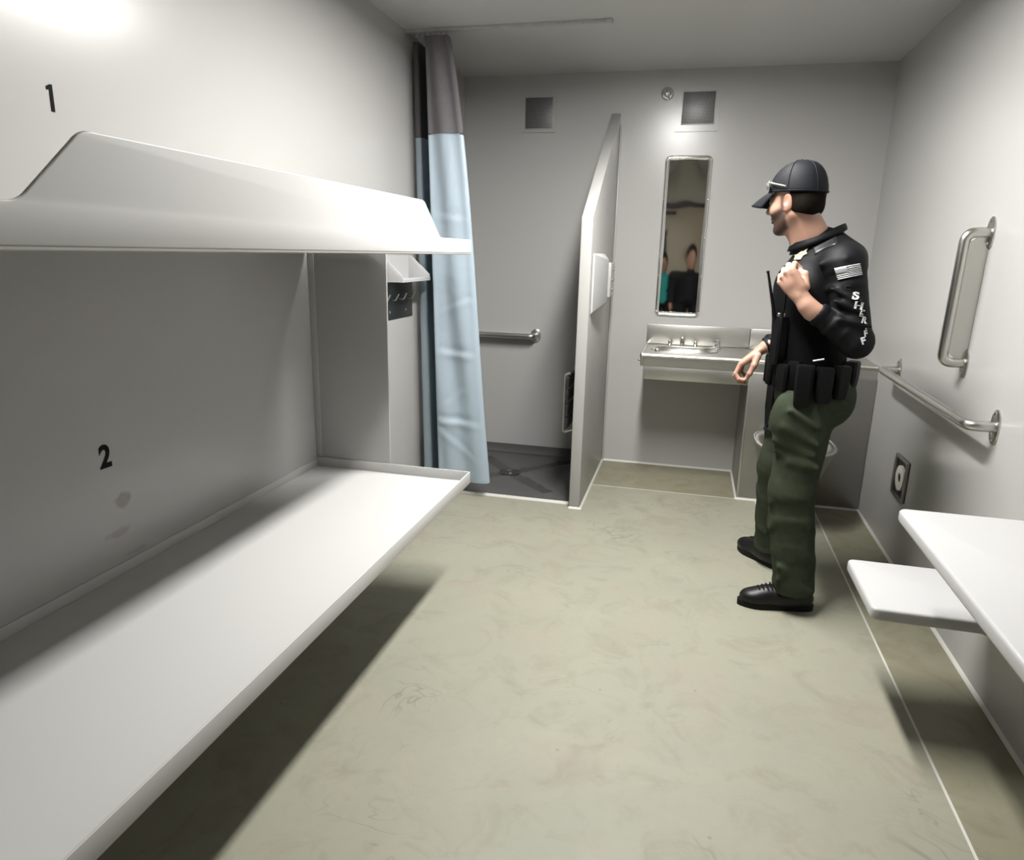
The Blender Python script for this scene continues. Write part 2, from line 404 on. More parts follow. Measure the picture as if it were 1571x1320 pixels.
# ================================================================== BUNKS
def bunk_front(profile, name, parent):
    return prism(name, profile, 'x', XBK-0.006, XBK, M_BUNK, parent, 0.0022, 2)
lb = empty('lower_bunk', (XL, Y0B, 0.478), 'white steel lower bunk tray with upturned lip, nearest the floor', 'bunk')
box('bed_plate', XL, XBK-0.006, Y0B, Y1B-0.005, 0.480, 0.487, M_BUNK, lb)
prism('front_lip', [(Y0B, 0.478), (Y1B, 0.478), (Y1B, 0.530), (Y0B, 0.530)], 'x', XBK-0.006, XBK, M_BUNK, lb, 0.002)
box('end_lip', XL, XBK-0.006, Y1B-0.005, Y1B, 0.479, 0.530, M_BUNK, lb, 0.0015)
box('end_lip', XL, XBK-0.006, Y0B, Y0B+0.005, 0.479, 0.530, M_BUNK, lb, 0.0015)
box('wall_lip', XL, XL+0.004, Y0B+0.005, Y1B-0.005, 0.487, 0.520, M_BUNK, lb, 0.001)
ub = empty('upper_bunk', (XL, Y0B, 1.44), 'white steel upper bunk with raised sloping guard panel, above the number 2', 'bunk')
ZU0, ZUL, ZU1 = 1.4425, 1.493, 1.606
def arc2(pts, r, n=6):
    return [(p.x, p.y) for p in rounded([Vector((a, b, 0)) for a, b in pts], r, n)]
top = arc2([(Y1B-0.012, ZUL), (2.384, ZUL), (2.231, ZU1), (0.888, ZU1), (0.772, ZUL+0.008), (Y0B, ZUL+0.008)], 0.018, 5)
prof = [(Y0B, ZU0), (Y1B-0.012, ZU0)] + top
prism('guard_panel', prof, 'x', XBK-0.008, XBK, M_BUNK, ub, 0.003, 3)
box('bed_plate', XL, XBK-0.008, Y0B, Y1B-0.017, ZU0-0.0, ZU0+0.008, M_BUNK, ub)
prism('under_flange', [(XBK-0.0085, ZU0-0.006), (XBK-0.0015, ZU0-0.004), (XBK-0.0005, ZU0), (XBK-0.05, ZU0), (XBK-0.05, ZU0-0.006)], 'y', Y0B, Y1B-0.012, M_BUNK, ub)
box('end_lip', XL, XBK-0.008, Y1B-0.017, Y1B-0.012, ZU0, ZUL, M_BUNK, ub, 0.0015)
box('end_lip', XL, XBK-0.008, Y0B, Y0B+0.005, ZU0, ZUL, M_BUNK, ub, 0.0015)
pn = empty('bunk_end_panel', (XL, Y1B, 0.5), 'grey painted upright panel joining the two bunks at their far end', 'panel')
box('panel_sheet', XL, -1.232, Y1B+0.0005, Y1B+0.012, 0.479, ZU0-0.001, M_WALL, pn, 0.002)
box('panel_flange', XL, XL+0.030, Y1B-0.003, Y1B+0.0005, 0.535, ZU0-0.008, M_WALL, pn, 0.001)

# ================================================================== SHELF AND HOOKS on the left wall
sh = empty('wall_shelf', (XL, 3.7, 1.28), 'small white steel shelf on left wall beside the curtain', 'shelf')
SX, SY0, SY1, SZ = XL+0.135, 3.46, 3.86, 1.283
box('shelf_plate', XL, SX, SY0, SY1, SZ, SZ+0.005, M_WHITE, sh, 0.001)
box('front_lip', SX-0.004, SX, SY0, SY1, SZ+0.005, SZ+0.022, M_WHITE, sh, 0.001)
for y in (SY0, SY1-0.004):
    prism('side_bracket', [(XL, SZ+0.005), (SX-0.004, SZ+0.005), (SX-0.004, SZ+0.035), (XL+0.02, SZ+0.135), (XL, SZ+0.135)], 'y', y, y+0.004, M_WHITE, sh, 0.001)
box('back_plate', XL, XL+0.003, SY0+0.004, SY1-0.004, SZ+0.005, SZ+0.135, M_WHITE, sh)
hk = empty('coat_hook_plate', (XL, 3.7, 1.08), 'dark steel plate with angled coat hooks under the small shelf', 'coat hooks')
box('plate', XL, XL+0.004, 3.44, 3.905, 1.074, 1.272, M_IRON, hk, 0.001)
for y in (3.49, 3.60, 3.71, 3.83):
    tube('hook', rounded([(XL+0.004, y, 1.185), (XL+0.03, y, 1.18), (XL+0.048, y+0.004, 1.215)], 0.012, 5), 0.0055, M_STEEL, hk, 10)
for y in (3.58, 3.80):
    disc('screw', (XL+0.004, y, 1.115), (1, 0, 0), [(0.008, 0), (0.008, 0.002), (0.004, 0.004)], M_CHROME, hk, 12)

# ================================================================== SHOWER
part = empty('shower_partition', ((XPL+XPR)/2, YB, 0), 'tall painted steel partition with slanted top beside the shower', 'partition')
pp = [(YP, 0.0), (YP, 1.636), (YB, 2.335), (YB, 0.0)]
prism('partition_panel', pp, 'x', XPL+0.0005, XPR-0.0005, M_PART, part, 0.004, 2)
box('wall_angle', XPR-0.0005, XPR+0.012, YB-0.014, YB, 0.012, 2.26, M_PART, part, 0.003)
box('wall_angle', XPL-0.012, XPL+0.0005, YB-0.014, YB, 0.065, 2.26, M_PART, part, 0.003)
# sloped white box on the partition
ib = empty('wall_dispenser_box', (XPR, 4.2, 1.14), 'white wedge-topped steel box mounted on the partition side', 'dispenser')
by0, by1 = 3.905, 4.44
D = 0.050
vs = [(XPR, by0, 1.12), (XPR, by0, 1.455), (XPR, by1, 1.455), (XPR, by1, 1.12),
      (XPR+0.012, by0, 1.135), (XPR+0.012, by0, 1.448), (XPR+D, by1-0.20, 1.418), (XPR+D, by1-0.20, 1.175)]
fs = [(0, 1, 2, 3), (0, 4, 5, 1), (4, 7, 6, 5), (1, 5, 6, 2), (0, 3, 7, 4), (2, 6, 7, 3)]
bm = bmesh.new(); vv = [bm.verts.new(v) for v in vs]
for f in fs: bm.faces.new([vv[i] for i in f])
bevel_bm(bm, 0.005, 2); from_bm('box_body', bm, M_WHITE, ib, False, None, 30)
bx0 = Vector((XPR+0.040, by1+0.015, 0)); bx1 = Vector((XPR+0.040, by1+0.21, 0)); dd = (bx1-bx0).normalized(); nn = Vector((dd.y, -dd.x, 0))
vs = []
for off in (0.001, 0.005):
    for s_, z in ((0.02, 1.20), (0.165, 1.20), (0.165, 1.39), (0.02, 1.39)):
        p = bx0+dd*s_+nn*off; vs.append((p.x, p.y, z))
box('plate_mount', XPR, XPR+0.041, by1+0.02, by1+0.20, 1.19, 1.40, M_WHITE, ib, 0.003)
from_py('face_plate', vs, [(0, 1, 2, 3), (4, 7, 6, 5), (0, 4, 5, 1), (1, 5, 6, 2), (2, 6, 7, 3), (3, 7, 4, 0)], M_STEEL, ib)
for z in (1.235, 1.295, 1.36):
    p = bx0+dd*0.09+nn*0.005
    disc('push_button', (p.x, p.y, z), nn, [(0.014, 0), (0.014, 0.006), (0.010, 0.010)], M_CHROME, ib, 16)
# grab bars
def flange(parent, c, nrm, along, ra, rb):
    n_ = Vector(nrm); a_ = Vector(along); b_ = n_.cross(a_)
    c = Vector(c)
    f = loft('flange', [ring(c, a_, b_, ra, rb, 32, 2.2), ring(c+n_*0.005, a_, b_, ra, rb, 32, 2.2), ring(c+n_*0.008, a_, b_, ra*0.9, rb*0.86, 32, 2.2)], M_BAR, parent)
    for s_ in (-1, 1):
        disc('screw', c+a_*ra*0.72*s_+n_*0.0078, n_, [(0.007, 0), (0.007, 0.002), (0.004, 0.004)], M_CHROME, f, 12)
    return f
def grab_bar(label, p0, p1, nrm, so, rb_, plate=True, along=(0, 0, 1), fl=(0.058, 0.034)):
    p0, p1, n_ = Vector(p0), Vector(p1), Vector(nrm)
    e = empty('grab_bar', p0, label, 'grab bar', 'steel grab bars on the walls')
    for p in (p0, p1): flange(e, p, nrm, along, *fl)
    pts = rounded([p0+n_*0.004, p0+n_*so, p1+n_*so, p1+n_*0.004], 0.055, 8)
    tube('bar', pts, rb_, M_BAR, e, 18)
    if plate:
        d = (p1-p0).normalized(); t_ = d.cross(n_)*0.003
        a0, a1 = p0+d*0.012, p1-d*0.012
        q = [a0+n_*0.002, a1+n_*0.002, a1+n_*(so-0.05), a1-d*0.03+n_*(so-0.012), a0+d*0.03+n_*(so-0.012), a0+n_*(so-0.05)]
        loft('closure_plate', [[v-t_ for v in q], [v+t_ for v in q]], M_BAR, e, True, True, None, 30)
    return e
grab_bar('upright steel grab bar high on the right wall', (XR, 3.095, 1.065), (XR, 3.070, 1.560), (-1, 0, 0), 0.085, 0.019, True, (0, 0, 1), (0.058, 0.036))
grab_bar('level steel grab bar on right wall beside the toilet cabinet', (XR, 3.945, 0.905), (XR, 2.715, 0.895), (-1, 0, 0), 0.085, 0.019, False, (0, 0, 1), (0.062, 0.036))
grab_bar('level steel grab bar on the shower back wall', (-1.055, YB, 0.875), (-1.55, YB, 0.875), (0, -1, 0), 0.075, 0.019, True, (0, 0, 1), (0.048, 0.036))
# folded shower seat on the partition
fs_ = empty('folding_shower_seat', (XPL, 4.2, 0.42), 'dark slatted shower seat folded up against the partition', 'shower seat')
sx = XPL-0.055
for y in (4.02, 4.40):
    tube('seat_rail', rounded([(XPL-0.006, y, 0.44), (sx-0.025, y, 0.41), (sx-0.025, y, 0.76), (sx+0.005, y, 0.77)], 0.02, 4), 0.009, M_STEEL, fs_, 10)
for k in range(4):
    z = 0.44+k*0.082
    box('slat', sx-0.016, sx+0.004, 3.985, 4.435, z, z+0.066, M_DARK, fs_, 0.006, 2)
box('hinge_plate', XPL-0.006, XPL, 4.0, 4.42, 0.40, 0.47, M_STEEL, fs_, 0.002)
# drain
dn = empty('shower_drain', (DRX, DRY, -0.018), 'round metal drain in the dark shower floor', 'drain')
disc('drain_ring', (DRX, DRY, -0.016), (0, 0, 1), [(0.075, 0), (0.075, 0.004), (0.066, 0.006), (0.060, 0.003), (0.058, 0.0)], M_IRON, dn, 36)
disc('drain_grate', (DRX, DRY, -0.0155), (0, 0, 1), [(0.056, 0), (0.056, 0.003), (0.040, 0.003), (0.038, 0.001), (0.026, 0.001), (0.024, 0.004), (0.001, 0.0045)], M_IRON, dn, 30)
# curtain track, curtain
tk = empty('curtain_track', (-1.0, 3.87, ZC), 'pale straight curtain track fixed to the ceiling', 'curtain track')
box('track_channel', XL+0.002, -0.525, 3.857, 3.883, ZC-0.016, ZC, M_GREYPL, tk, 0.002)
box('end_stop', -0.525, -0.490, 3.852, 3.888, ZC-0.020, ZC, M_GREYPL, tk, 0.003)
ct = empty('shower_curtain', (-1.40, 3.88, 0.1), 'pale blue vinyl shower curtain with grey mesh top, bunched against left wall', 'curtain')
def crease(z, s_):
    o = 0
    for zc, a, sl, c0 in ((0.86, 0.008, 0.02, 0.5), (1.13, 0.005, -0.10, 0.3), (0.45, 0.010, 0.03, 0.6), (0.30, 0.007, 0.25, 0.7), (1.62, 0.004, 0.03, 0.5), (0.62, 0.005, -0.2, 0.8)):
        d = (z-zc-sl*(s_-0.5))/0.022
        o += a*(math.exp(-d*d)-0.8*math.exp(-(d-1.3)**2))*math.exp(-((s_-c0)/0.45)**2)
    return -o
def curtain_pts(z):
    u = (ZC-0.03-z)/2.45                       # 0 top .. 1 hem
    xr = -1.335 + 0.250*max(u, 0)**0.75 + 0.006*math.sin(6*u)
    xa = -1.462 + 0.056*u
    yy = 3.822 + 0.035*u
    P = [(xr, yy+0.012), (xr-0.02, yy-0.004)]
    n = 12
    for k in range(1, n):
        s_ = k/n; x = (xr-0.02)*(1-s_)+xa*s_
        P.append((x, yy + (0.010+0.012*u)*math.sin(s_*7+u*5)*math.sin(s_*math.pi) - 0.01*u*math.sin(s_*3.1) + 0.010*math.sin(u*17+s_*4)*u*s_ + crease(z, s_)))
    P += [(xa, yy-0.006), (xa-0.003, yy+0.004), (xa+0.004, yy+0.03), (xa+0.006, yy+0.10), (xa+0.008, yy+0.20), (xa+0.006, yy+0.29),
          (xa-0.004, yy+0.305), (xa-0.068, yy+0.305), (xa-0.078, yy+0.29), (xa-0.080, yy+0.20), (xa-0.078-0.004*math.sin(7*u), yy+0.14), (xa-0.080, yy+0.100), (xa-0.084, yy+0.092), (xa-0.098-0.012*u, yy+0.094),
          (xa-0.112-0.025*u, yy+0.098), (xa-0.116-0.025*u, yy+0.13)]
    return [(max(XL+0.006+0.0004*i, x), y) for i, (x, y) in enumerate(P)][:]
def curtain(name, z1, z0, rows, m):
    bm = bmesh.new(); R = []
    for r in range(rows+1):
        z = z1+(z0-z1)*r/rows; pts = curtain_pts(z); L = len(pts)
        row = []
        for i, (x, y) in enumerate(pts):
            hem = (-0.035*(i/L-0.25) if z0 < 0.3 else 0)*(r/rows)**3
            row.append(bm.verts.new((x, y, z+hem)))
        R.append(row)
    for a, b in zip(R, R[1:]):
        for i in range(len(a)-1): bm.faces.new((a[i], a[i+1], b[i+1], b[i]))
    o = from_bm(name, bm, m, ct, True)
    md = o.modifiers.new('thick', 'SOLIDIFY'); md.thickness = 0.0015
    md = o.modifiers.new('sub', 'SUBSURF'); md.levels = 1; md.render_levels = 1
    return o
curtain('mesh_top', ZC-0.045, 2.055, 14, M_MESH)
curtain('vinyl_panel', 2.055, 0.085, 130, M_VINYL)
bmc = [curtain_pts(2.06)[i] for i in range(20)]
tube('seam_hem', [(x, y-0.001, 2.055) for x, y in bmc[1:13]], 0.003, M_VINYL, ct, 6)
for k in range(7):
    x = -1.36-0.03*k
    tube('curtain_hook', rounded([(x, 3.870, ZC-0.018), (x, 3.862, ZC-0.035), (x+0.004, 3.835, ZC-0.055)], 0.008, 3), 0.0022, M_STEELD, ct, 6)

# ================================================================== BACK WALL FITTINGS
def vent(x0, x1, z0, z1, fx0, fx1, fz0, fz1, label):
    e = empty('air_vent', ((x0+x1)/2, YB, z0), label, 'air vent', 'square air vents on the back wall')
    loft('backing_frame', [[Vector((fx0, y, fz0)), Vector((fx1, y, fz0)), Vector((fx1, y, fz1)), Vector((fx0, y, fz1))] for y in (YB, YB-0.008)], M_WALL, e)
    box('grille', x0, x1, YB-0.011, YB-0.007, z0, z1, M_GRILLE, e, 0.001)
    for (a, b, c_, d_) in ((x0-0.006, x0, z0, z1), (x1, x1+0.006, z0, z1), (x0-0.006, x1+0.006, z0-0.006, z0), (x0-0.006, x1+0.006, z1, z1+0.006)):
        box('grille_edge', a, b, YB-0.0135, YB-0.007, c_, d_, M_WALL, e, 0.001)
vent(-1.170, -0.986, 2.250, 2.440, -1.195, -0.965, 2.226, 2.462, 'square perforated air vent high over the shower')
vent(-0.149, 0.044, 2.262, 2.447, -0.190, 0.074, 2.216, 2.478, 'square perforated air vent above the mirror')
sp = empty('sprinkler_head', (-0.252, YB, 2.442), 'small chrome dome sprinkler beside the vent above the mirror', 'sprinkler')
disc('escutcheon', (-0.252, YB, 2.442), (0, -1, 0), [(0.040, 0), (0.040, 0.004), (0.034, 0.012), (0.026, 0.016)], M_CHROME, sp, 30)
disc('dome', (-0.252, YB-0.016, 2.442), (0, -1, 0), [(0.026, 0), (0.025, 0.010), (0.020, 0.020), (0.012, 0.027), (0.001, 0.030)], M_CHROME, sp, 24)
# mirror
mr = empty('wall_mirror', (-0.086, YB, 1.054), 'tall narrow polished steel mirror with embossed rim above the sink', 'mirror')
mx0, mx1, mz0, mz1 = -0.235, 0.063, 1.054, 2.073
cx_, cz_ = (mx0+mx1)/2, (mz0+mz1)/2; hw_, hh_ = (mx1-mx0)/2, (mz1-mz0)/2
def rr(inset, y, r, n=6):
    pts = []
    for (sx_, sz_, a0) in ((1, 1, 0), (-1, 1, 90), (-1, -1, 180), (1, -1, 270)):
        for k in range(n+1):
            a = math.radians(a0+90*k/n); rr_ = max(r-inset, 0.006)
            pts.append(Vector((cx_+sx_*(hw_-inset-rr_)+rr_*math.cos(a), y, cz_+sz_*(hh_-inset-rr_)+rr_*math.sin(a))))
    return pts
loft('rim', [rr(0, YB, 0.035), rr(0, YB-0.006, 0.035), rr(0.004, YB-0.014, 0.035), rr(0.010, YB-0.018, 0.035), rr(0.018, YB-0.016, 0.035), rr(0.024, YB-0.009, 0.035), rr(0.030, YB-0.007, 0.035)], M_CHROME, mr, True, False, None, 60)
bm = bmesh.new(); NXm, NZm = 16, 40; G = []
for j in range(NZm+1):
    row = []
    for i in range(NXm+1):
        a, b = i/NXm, j/NZm
        x = mx0+0.028+(mx1-mx0-0.056)*a; z = mz0+0.028+(mz1-mz0-0.056)*b
        e_ = 0.0009*math.sin(b*9.5+0.6) + 0.0016*max(0, b-0.72)**2*30*(1-0.5*math.cos(2*math.pi*a)) + 0.0002*math.cos(2*math.pi*a)
        row.append(bm.verts.new((x, YB-0.0075-e_*0.8, z)))
    G.append(row)
for a, b in zip(G, G[1:]):
    for i in range(NXm): bm.faces.new((a[i], a[i+1], b[i+1], b[i]))
from_bm('mirror_sheet', bm, M_MIRROR, mr, True)
for (x, z) in [(mx0+0.011, mz0+v) for v in (0.03, 0.27, 0.51, 0.75, 0.99)] + [(mx1-0.011, mz0+v) for v in (0.03, 0.27, 0.51, 0.75, 0.99)] + [(cx_-0.06, mz1-0.011), (cx_+0.06, mz1-0.011)]:
    disc('screw', (x, YB-0.017, z), (0, -1, 0), [(0.007, 0), (0.006, 0.003), (0.003, 0.0045)], M_CHROME, mr, 12)

# ================================================================== SINK AND TOILET UNIT
su = empty('sink_toilet_unit', (0.4, YB, 0), 'stainless steel sink counter with cabinet and toilet below the mirror', 'sink')
KX0, KY0, KZ = -0.275, 4.335, 0.868
def basin_d(x, y):
    """<0 inside the D shaped bowl"""
    u = (x+0.020)/0.205; v = (y-4.635)/0.145
    return (abs(u)**2.8+abs(v)**2.8)**(1/2.8)-1
nx, ny = 110, 46
xs = np.linspace(KX0+0.012, XR-0.002, nx+1); ys = np.linspace(KY0+0.014, YB-0.006, ny+1)
top_v = {}; VT, FT, VB, FB = [], [], [], []
iT, iB = {}, {}
def hz(x, y):
    d = basin_d(x, y)
    if d >= 0: return KZ - 0.004*min(1, max(0, (y-KY0-0.014)/0.03)) 
    k = min(1, -d/0.45); k = k*k*(3-2*k)
    return KZ-0.004-0.115*k
for j in range(ny):
    for i in range(nx):
        xc_, yc_ = (xs[i]+xs[i+1])/2, (ys[j]+ys[j+1])/2
        ins = basin_d(xc_, yc_) < 0.0
        V_, F_, I_ = (VB, FB, iB) if ins else (VT, FT, iT)
        f = []
        for (a, b) in ((i, j), (i+1, j), (i+1, j+1), (i, j+1)):
            if (a, b) not in I_: I_[(a, b)] = len(V_); V_.append((xs[a], ys[b], hz(xs[a], ys[b])))
            f.append(I_[(a, b)])
        F_.append(tuple(f))
from_py('counter_top', VT, FT, M_STEEL, su, True)
bs = from_py('basin', VB, FB, M_STEEL, su, True)
bs.modifiers.new('s', 'SMOOTH').iterations = 2
disc('basin_drain', (-0.02, 4.66, KZ-0.118), (0, 0, 1), [(0.028, 0), (0.028, 0.003), (0.02, 0.002), (0.001, 0.001)], M_STEELD, bs, 20)
tube('basin_rim', [(-0.020+0.207*math.copysign(abs(math.cos(a))**(2/2.8), math.cos(a)), 4.635+0.147*math.copysign(abs(math.sin(a))**(2/2.8), math.sin(a)), KZ-0.004) for a in [2*math.pi*k/60 for k in range(61)]], 0.005, M_STEEL, bs, 8)
# bullnose front and left edge, fascia
prf = [(KY0+0.016, KZ-0.001), (KY0+0.008, KZ+0.002), (KY0+0.001, KZ-0.003), (KY0-0.002, KZ-0.012), (KY0+0.002, KZ-0.022), (KY0+0.010, KZ-0.028), (KY0+0.010, 0.790), (KY0+0.016, 0.790)]
prism('front_edge', prf, 'x', KX0+0.010, XR-0.002, M_STEEL, su)
prl = [(KX0+0.014, KZ-0.001), (KX0+0.006, KZ+0.002), (KX0, KZ-0.006), (KX0-0.001, KZ-0.02), (KX0+0.004, 0.790), (KX0+0.014, 0.790)]
prism('side_edge', prl, 'y', KY0+0.008, YB-0.002, M_STEEL, su)
disc('corner_cap', (KX0+0.012, KY0+0.012, 0.790), (0, 0, 1), [(0.009, 0), (0.010, 0.055), (0.014, 0.062), (0.014, 0.072), (0.009, 0.0795), (0.001, 0.080)], M_STEEL, su, 24)
box('under_apron', KX0+0.022, XC-0.001, KY0+0.012, YB-0.002, 0.708, 0.790, M_STEEL, su, 0.003)
box('backsplash', KX0, 0.395, YB-0.020, YB-0.002, KZ-0.002, 0.996, M_STEEL, su, 0.003)
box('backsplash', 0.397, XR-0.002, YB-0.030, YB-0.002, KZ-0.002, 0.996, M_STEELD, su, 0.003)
tube('deck_ridge', [(0.396, YB-0.03, KZ), (0.430, YB-0.16, KZ), (0.44, KY0+0.03, KZ)], 0.004, M_STEEL, su, 8)
for x, big in ((-0.117, 0), (-0.037, 1), (0.050, 0)):
    r = 0.013 if big else 0.011
    disc('push_button' if not big else 'spout', (x, 4.845, KZ-0.004), (0, 0, 1), [(r*1.3, 0), (r*1.3, 0.004), (r, 0.008), (r, 0.028+0.022*big), (r*0.7, 0.036+0.022*big)], M_CHROME, su, 18)
tube('spout_nozzle', rounded([(-0.037, 4.845, KZ+0.040), (-0.037, 4.800, KZ+0.046), (-0.037, 4.785, KZ+0.030)], 0.012, 4), 0.009, M_CHROME, su, 12)
disc('bubbler', (0.190, 4.80, KZ-0.004), (0, 0, 1), [(0.030, 0), (0.030, 0.006), (0.020, 0.012), (0.014, 0.030), (0.018, 0.045), (0.012, 0.055), (0.001, 0.057)], M_CHROME, su, 22)
disc('side_knob', (-0.180, 4.47, KZ-0.004), (0, 0, 1), [(0.016, 0), (0.016, 0.016), (0.011, 0.022), (0.001, 0.023)], M_CHROME, su, 18)
disc('side_pin', (KX0, 4.42, 0.815), (-1, 0, 0), [(0.008, 0), (0.008, 0.014), (0.005, 0.018)], M_STEEL, su, 12)
# cabinet
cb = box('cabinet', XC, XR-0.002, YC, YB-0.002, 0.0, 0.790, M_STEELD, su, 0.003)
box('corner_strip', XC-0.002, XC+0.010, YC-0.002, YC+0.010, 0.012, 0.788, M_STEEL, cb, 0.001)
# toilet bowl
tb = empty('toilet_tmp', (0, 0, 0)); bpy.data.objects.remove(tb)
TX = 0.625
rings = []
for (z, yb_, yf_, hw2) in ((0.0, YC, 3.98, 0.135), (0.10, YC, 3.97, 0.135), (0.22, YC, 3.93, 0.150), (0.34, YC, 3.84, 0.185), (0.42, YC, 3.79, 0.205), (0.445, YC, 3.78, 0.210)):
    cy_ = (yb_+yf_)/2; r_ = []
    for k in range(40):
        a = 2*math.pi*k/40; c_, s_ = math.cos(a), math.sin(a)
        pw = 2/3.2 if s_ > 0 else 1.0
        r_.append(Vector((TX+hw2*math.copysign(abs(c_)**pw, c_), cy_+(yb_-yf_)/2*math.copysign(abs(s_)**pw, s_), z)))
    rings.append(r_)
inner = []
for (z, f_) in ((0.452, 0.96), (0.445, 0.82), (0.40, 0.74), (0.30, 0.45), (0.27, 0.15)):
    c0 = Vector((TX, 4.03, 0)); inner.append([Vector((c0.x+(p.x-c0.x)*f_, c0.y+(p.y-c0.y)*f_*(1 if f_ > 0.9 else 0.95), z)) for p in rings[-1]])
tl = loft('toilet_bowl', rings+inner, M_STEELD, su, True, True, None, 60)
tube('bowl_rim', [Vector((p.x, p.y, 0.447)) for p in rings[-1]]+[Vector((rings[-1][0].x, rings[-1][0].y, 0.447))], 0.008, M_STEEL, tl, 8)
bead(9, (TX-0.137, 4.06), (TX-0.137, YC), (-1, 0)); 

# toilet paper holder
tp = empty('toilet_paper_holder', (XR, 3.62, 0.33), 'dark square recessed wall plate holding a pale paper roll', 'paper holder')
ty0, ty1, tz0, tz1 = 3.525, 3.720, 0.325, 0.525
bm = bmesh.new()
box('holder_plate', XR-0.004, XR, ty0, ty1, tz0, tz1, M_DARK, tp, 0.0015)
for (a, b, c_, d_) in ((ty0, ty0+0.014, tz0, tz1), (ty1-0.014, ty1, tz0, tz1), (ty0+0.014, ty1-0.014, tz0, tz0+0.014), (ty0+0.014, ty1-0.014, tz1-0.014, tz1)):
    box('holder_rim', XR-0.018, XR-0.004, a, b, c_, d_, M_STEELD, tp, 0.003)
disc('paper_roll', (XR-0.004, 3.62, 0.425), (-1, 0, 0), [(0.062, 0), (0.062, 0.010), (0.060, 0.011), (0.024, 0.011), (0.023, 0.004), (0.001, 0.004)], M_PAPER, tp, 36)
disc('roll_core', (XR-0.0081, 3.62, 0.425), (-1, 0, 0), [(0.0228, 0), (0.0228, 0.002), (0.001, 0.002)], M_BLACK, tp, 24)

# ================================================================== TABLE AND SEAT on the right wall
ta = empty('wall_table', (XR, 1.7, 0.80), 'white cantilevered table top projecting from the right wall', 'table')
def slab(name, x0, x1, y0, y1, z0, z1, parent, r=0.018):
    bm = bmesh.new(); bmesh.ops.create_cube(bm, size=1)
    for v in bm.verts: v.co = Vector((x0 if v.co.x < 0 else x1, y0 if v.co.y < 0 else y1, z0 if v.co.z < 0 else z1))
    vert = [e for e in bm.edges if abs(e.verts[0].co.z-e.verts[1].co.z) > 0.01 and e.verts[0].co.x < (x0+x1)/2]
    bevel_bm(bm, 0.022, 4, vert)
    bevel_bm(bm, 0.009, 3, [e for e in bm.edges if e.calc_face_angle(0) > 0.8 and abs(e.verts[0].co.z-e.verts[1].co.z) < 1e-4])
    return from_bm(name, bm, M_WHITE, parent, False, None, 30)
TZ = 0.740
slab('table_top', 0.645, XR, 1.12, 2.185, TZ-0.038, TZ, ta)
box('wall_cleat', XR-0.03, XR, 1.2, 2.12, TZ-0.10, TZ-0.038, M_WHITE, ta, 0.003)
for y in (1.35, 1.95):
    prism('bracket', [(XR-0.03, TZ-0.038), (XR-0.28, TZ-0.038), (XR-0.28, TZ-0.05), (XR-0.03, TZ-0.10)], 'y', y-0.004, y+0.004, M_WHITE, ta)
se = empty('fixed_stool', (XR, 2.3, 0.43), 'white wall-mounted stool slab below the table edge', 'stool')
SZ1 = 0.430
slab('seat_slab', 0.607, XR, 2.135, 2.510, SZ1-0.040, SZ1, se)
prism('bracket', [(XR, SZ1-0.040), (XR-0.30, SZ1-0.040), (XR-0.30, SZ1-0.055), (XR-0.02, SZ1-0.14), (XR, SZ1-0.14)], 'y', 2.30, 2.35, M_WHITE, se, 0.002)

# ================================================================== PAINTED NUMBERS on the left wall
def number(poly_or_text, yc, zc, h, label):
    if isinstance(poly_or_text, str):
        vs, fs = text_mesh(poly_or_text, 1.0, 0.035)
        x0, x1 = min(v.x for v in vs), max(v.x for v in vs); z0, z1 = min(v.y for v in vs), max(v.y for v in vs)
        s_ = h/(z1-z0); pts = [((v.x-(x0+x1)/2)*s_*0.92, (v.y-(z0+z1)/2)*s_) for v in vs]
    else:
        pts = [(a*h, b*h) for a, b in poly_or_text]; fs = [tuple(range(len(pts)))]
    V_ = [(XL+0.0008, yc+a, zc+b) for a, b in pts]
    o = from_py('painted_number', V_, fs, M_BLACK)
    for p in o.data.polygons:
        pass
    md = o.modifiers.new('t', 'SOLIDIFY'); md.thickness = 0.0006; md.offset = 0
    return tag(o, label, 'number')
number([(-0.04, -0.5), (0.13, -0.5), (0.13, 0.5), (0.02, 0.5), (-0.16, 0.40), (-0.16, 0.27), (-0.04, 0.30)], 1.556, 1.797, 0.064, 'black painted number 1 on wall above the upper bunk')
number('2', 1.584, 0.857, 0.070, 'black painted number 2 on wall above the lower bunk')
